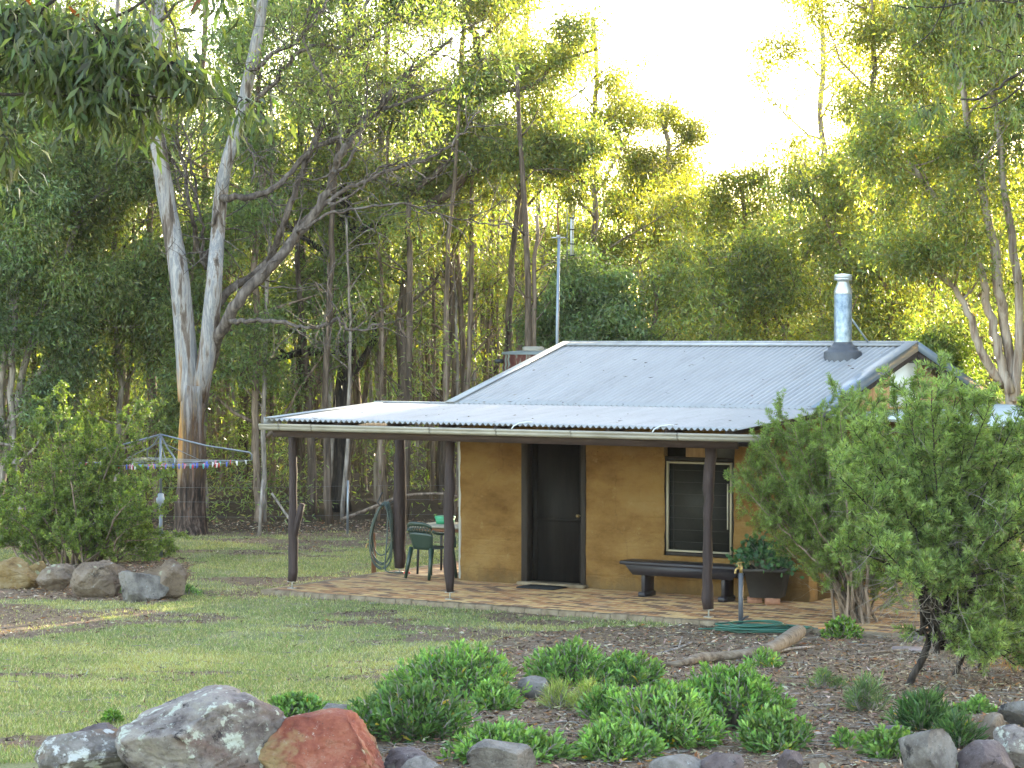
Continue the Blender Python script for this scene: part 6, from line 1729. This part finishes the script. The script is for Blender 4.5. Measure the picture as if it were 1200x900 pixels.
for z in np.linspace(.02, zt - .06, 60): prof.append((1.02 + .008 * math.sin(z * 2 * math.pi / .15), z))
m = MB(); m.lathe(prof + [(1.03, zt - .03), (1.0, zt)], (0, 0, 0), 56); m.build('body', M_tank, tk, sm=True)
m = MB(); m.lathe([(1.035, zt - .035), (1.03, zt + .005), (.9, zt + .02), (.2, zt + .07), (0, zt + .075)], (0, 0, 0), 56); m.build('lid', plain('pale_grey_lid', (.13, .15, .145), .65, .15, 4, .2), tk, sm=True)
m = MB(); m.lathe([(.2, 0), (.2, .06), (.17, .075), (0, .08)], (-.45, -.45, zt + .035), 20); m.build('hatch', plain('pale_hatch', (.22, .20, .16), .6, .15), tk, sm=True)
m = MB(); m.tube([(-1.0, -.2, zt - .16), (-1.16, -.24, zt - .16)], .04, 10); m.build('overflow', M_dleg, tk)

fe = thing('wire_fence', 'old wire fence with scattered posts along the forest edge behind the lawn', 'fence', at(407, 626))
fb = np.array(fe.location)
posts = [(303, 629, 1.02, .035, M_grey, 'pale leaning timber'), (407, 626, .98, .022, M_galv, 'steel'), (640, 624, .95, .03, M_bark, ''), (118, 628, .95, .03, M_grey, '')]
tops_ = []
for i, (px, py, h_, r, mm, _) in enumerate(posts):
    p = at(px, py); m = MB(); l_ = .08 if i == 0 else .01
    m.tube([p + [0, 0, -.1] - fb, p + [l_ * .5, 0, h_ * .5] - fb, p + [l_, 0, h_] - fb], r, 10, .04); m.build('post', mm, fe); tops_.append(p)
tops_.sort(key=lambda p: p[0])
for hh in (.35, .62, .88):
    m = MB(); m.tube(np.array([p + [0, 0, hh] for p in tops_]) - fb, .0014, 4); m.build('wire', M_galv, fe)
m = MB(); m.tube(resample(np.array([at(318, 626) + [0, 0, .75], at(345, 627) + [0, .2, .1]]), 5), .022, 8, .06)
tag(m.build('branch', M_grey), 'grey fallen pole leaning behind the verandah corner post', 'branch')
m = MB(); m.tube(resample(np.array([at(398, 622) + [0, .3, .18], at(430, 621) + [0, .3, .36], at(470, 620) + [0, .3, .62], at(520, 620) + [0, .3, .66], at(570, 620) + [0, .4, .45]]), 18), np.linspace(.035, .015, 18), 8, .08)
tag(m.build('branch', M_bark), 'long grey fallen limb lying along the forest edge, seen past the hose', 'branch')

# ------------------------------------------------------------------ evening air
hz = MB(); hz.box((0, 60, 8.5), (150, 150, 25))
m_ = bpy.data.materials.new('pale_air'); m_.use_nodes = True
_t = m_.node_tree; _t.nodes.remove(_t.nodes['Principled BSDF'])
_v = _t.nodes.new('ShaderNodeVolumePrincipled'); _v.inputs['Density'].default_value = HAZE; _v.inputs['Color'].default_value = (.95, .96, .98, 1); _v.inputs['Anisotropy'].default_value = .35
_t.links.new(_v.outputs[0], _t.nodes['Material Output'].inputs['Volume'])
tag(hz.build('haze', m_), kind='stuff')
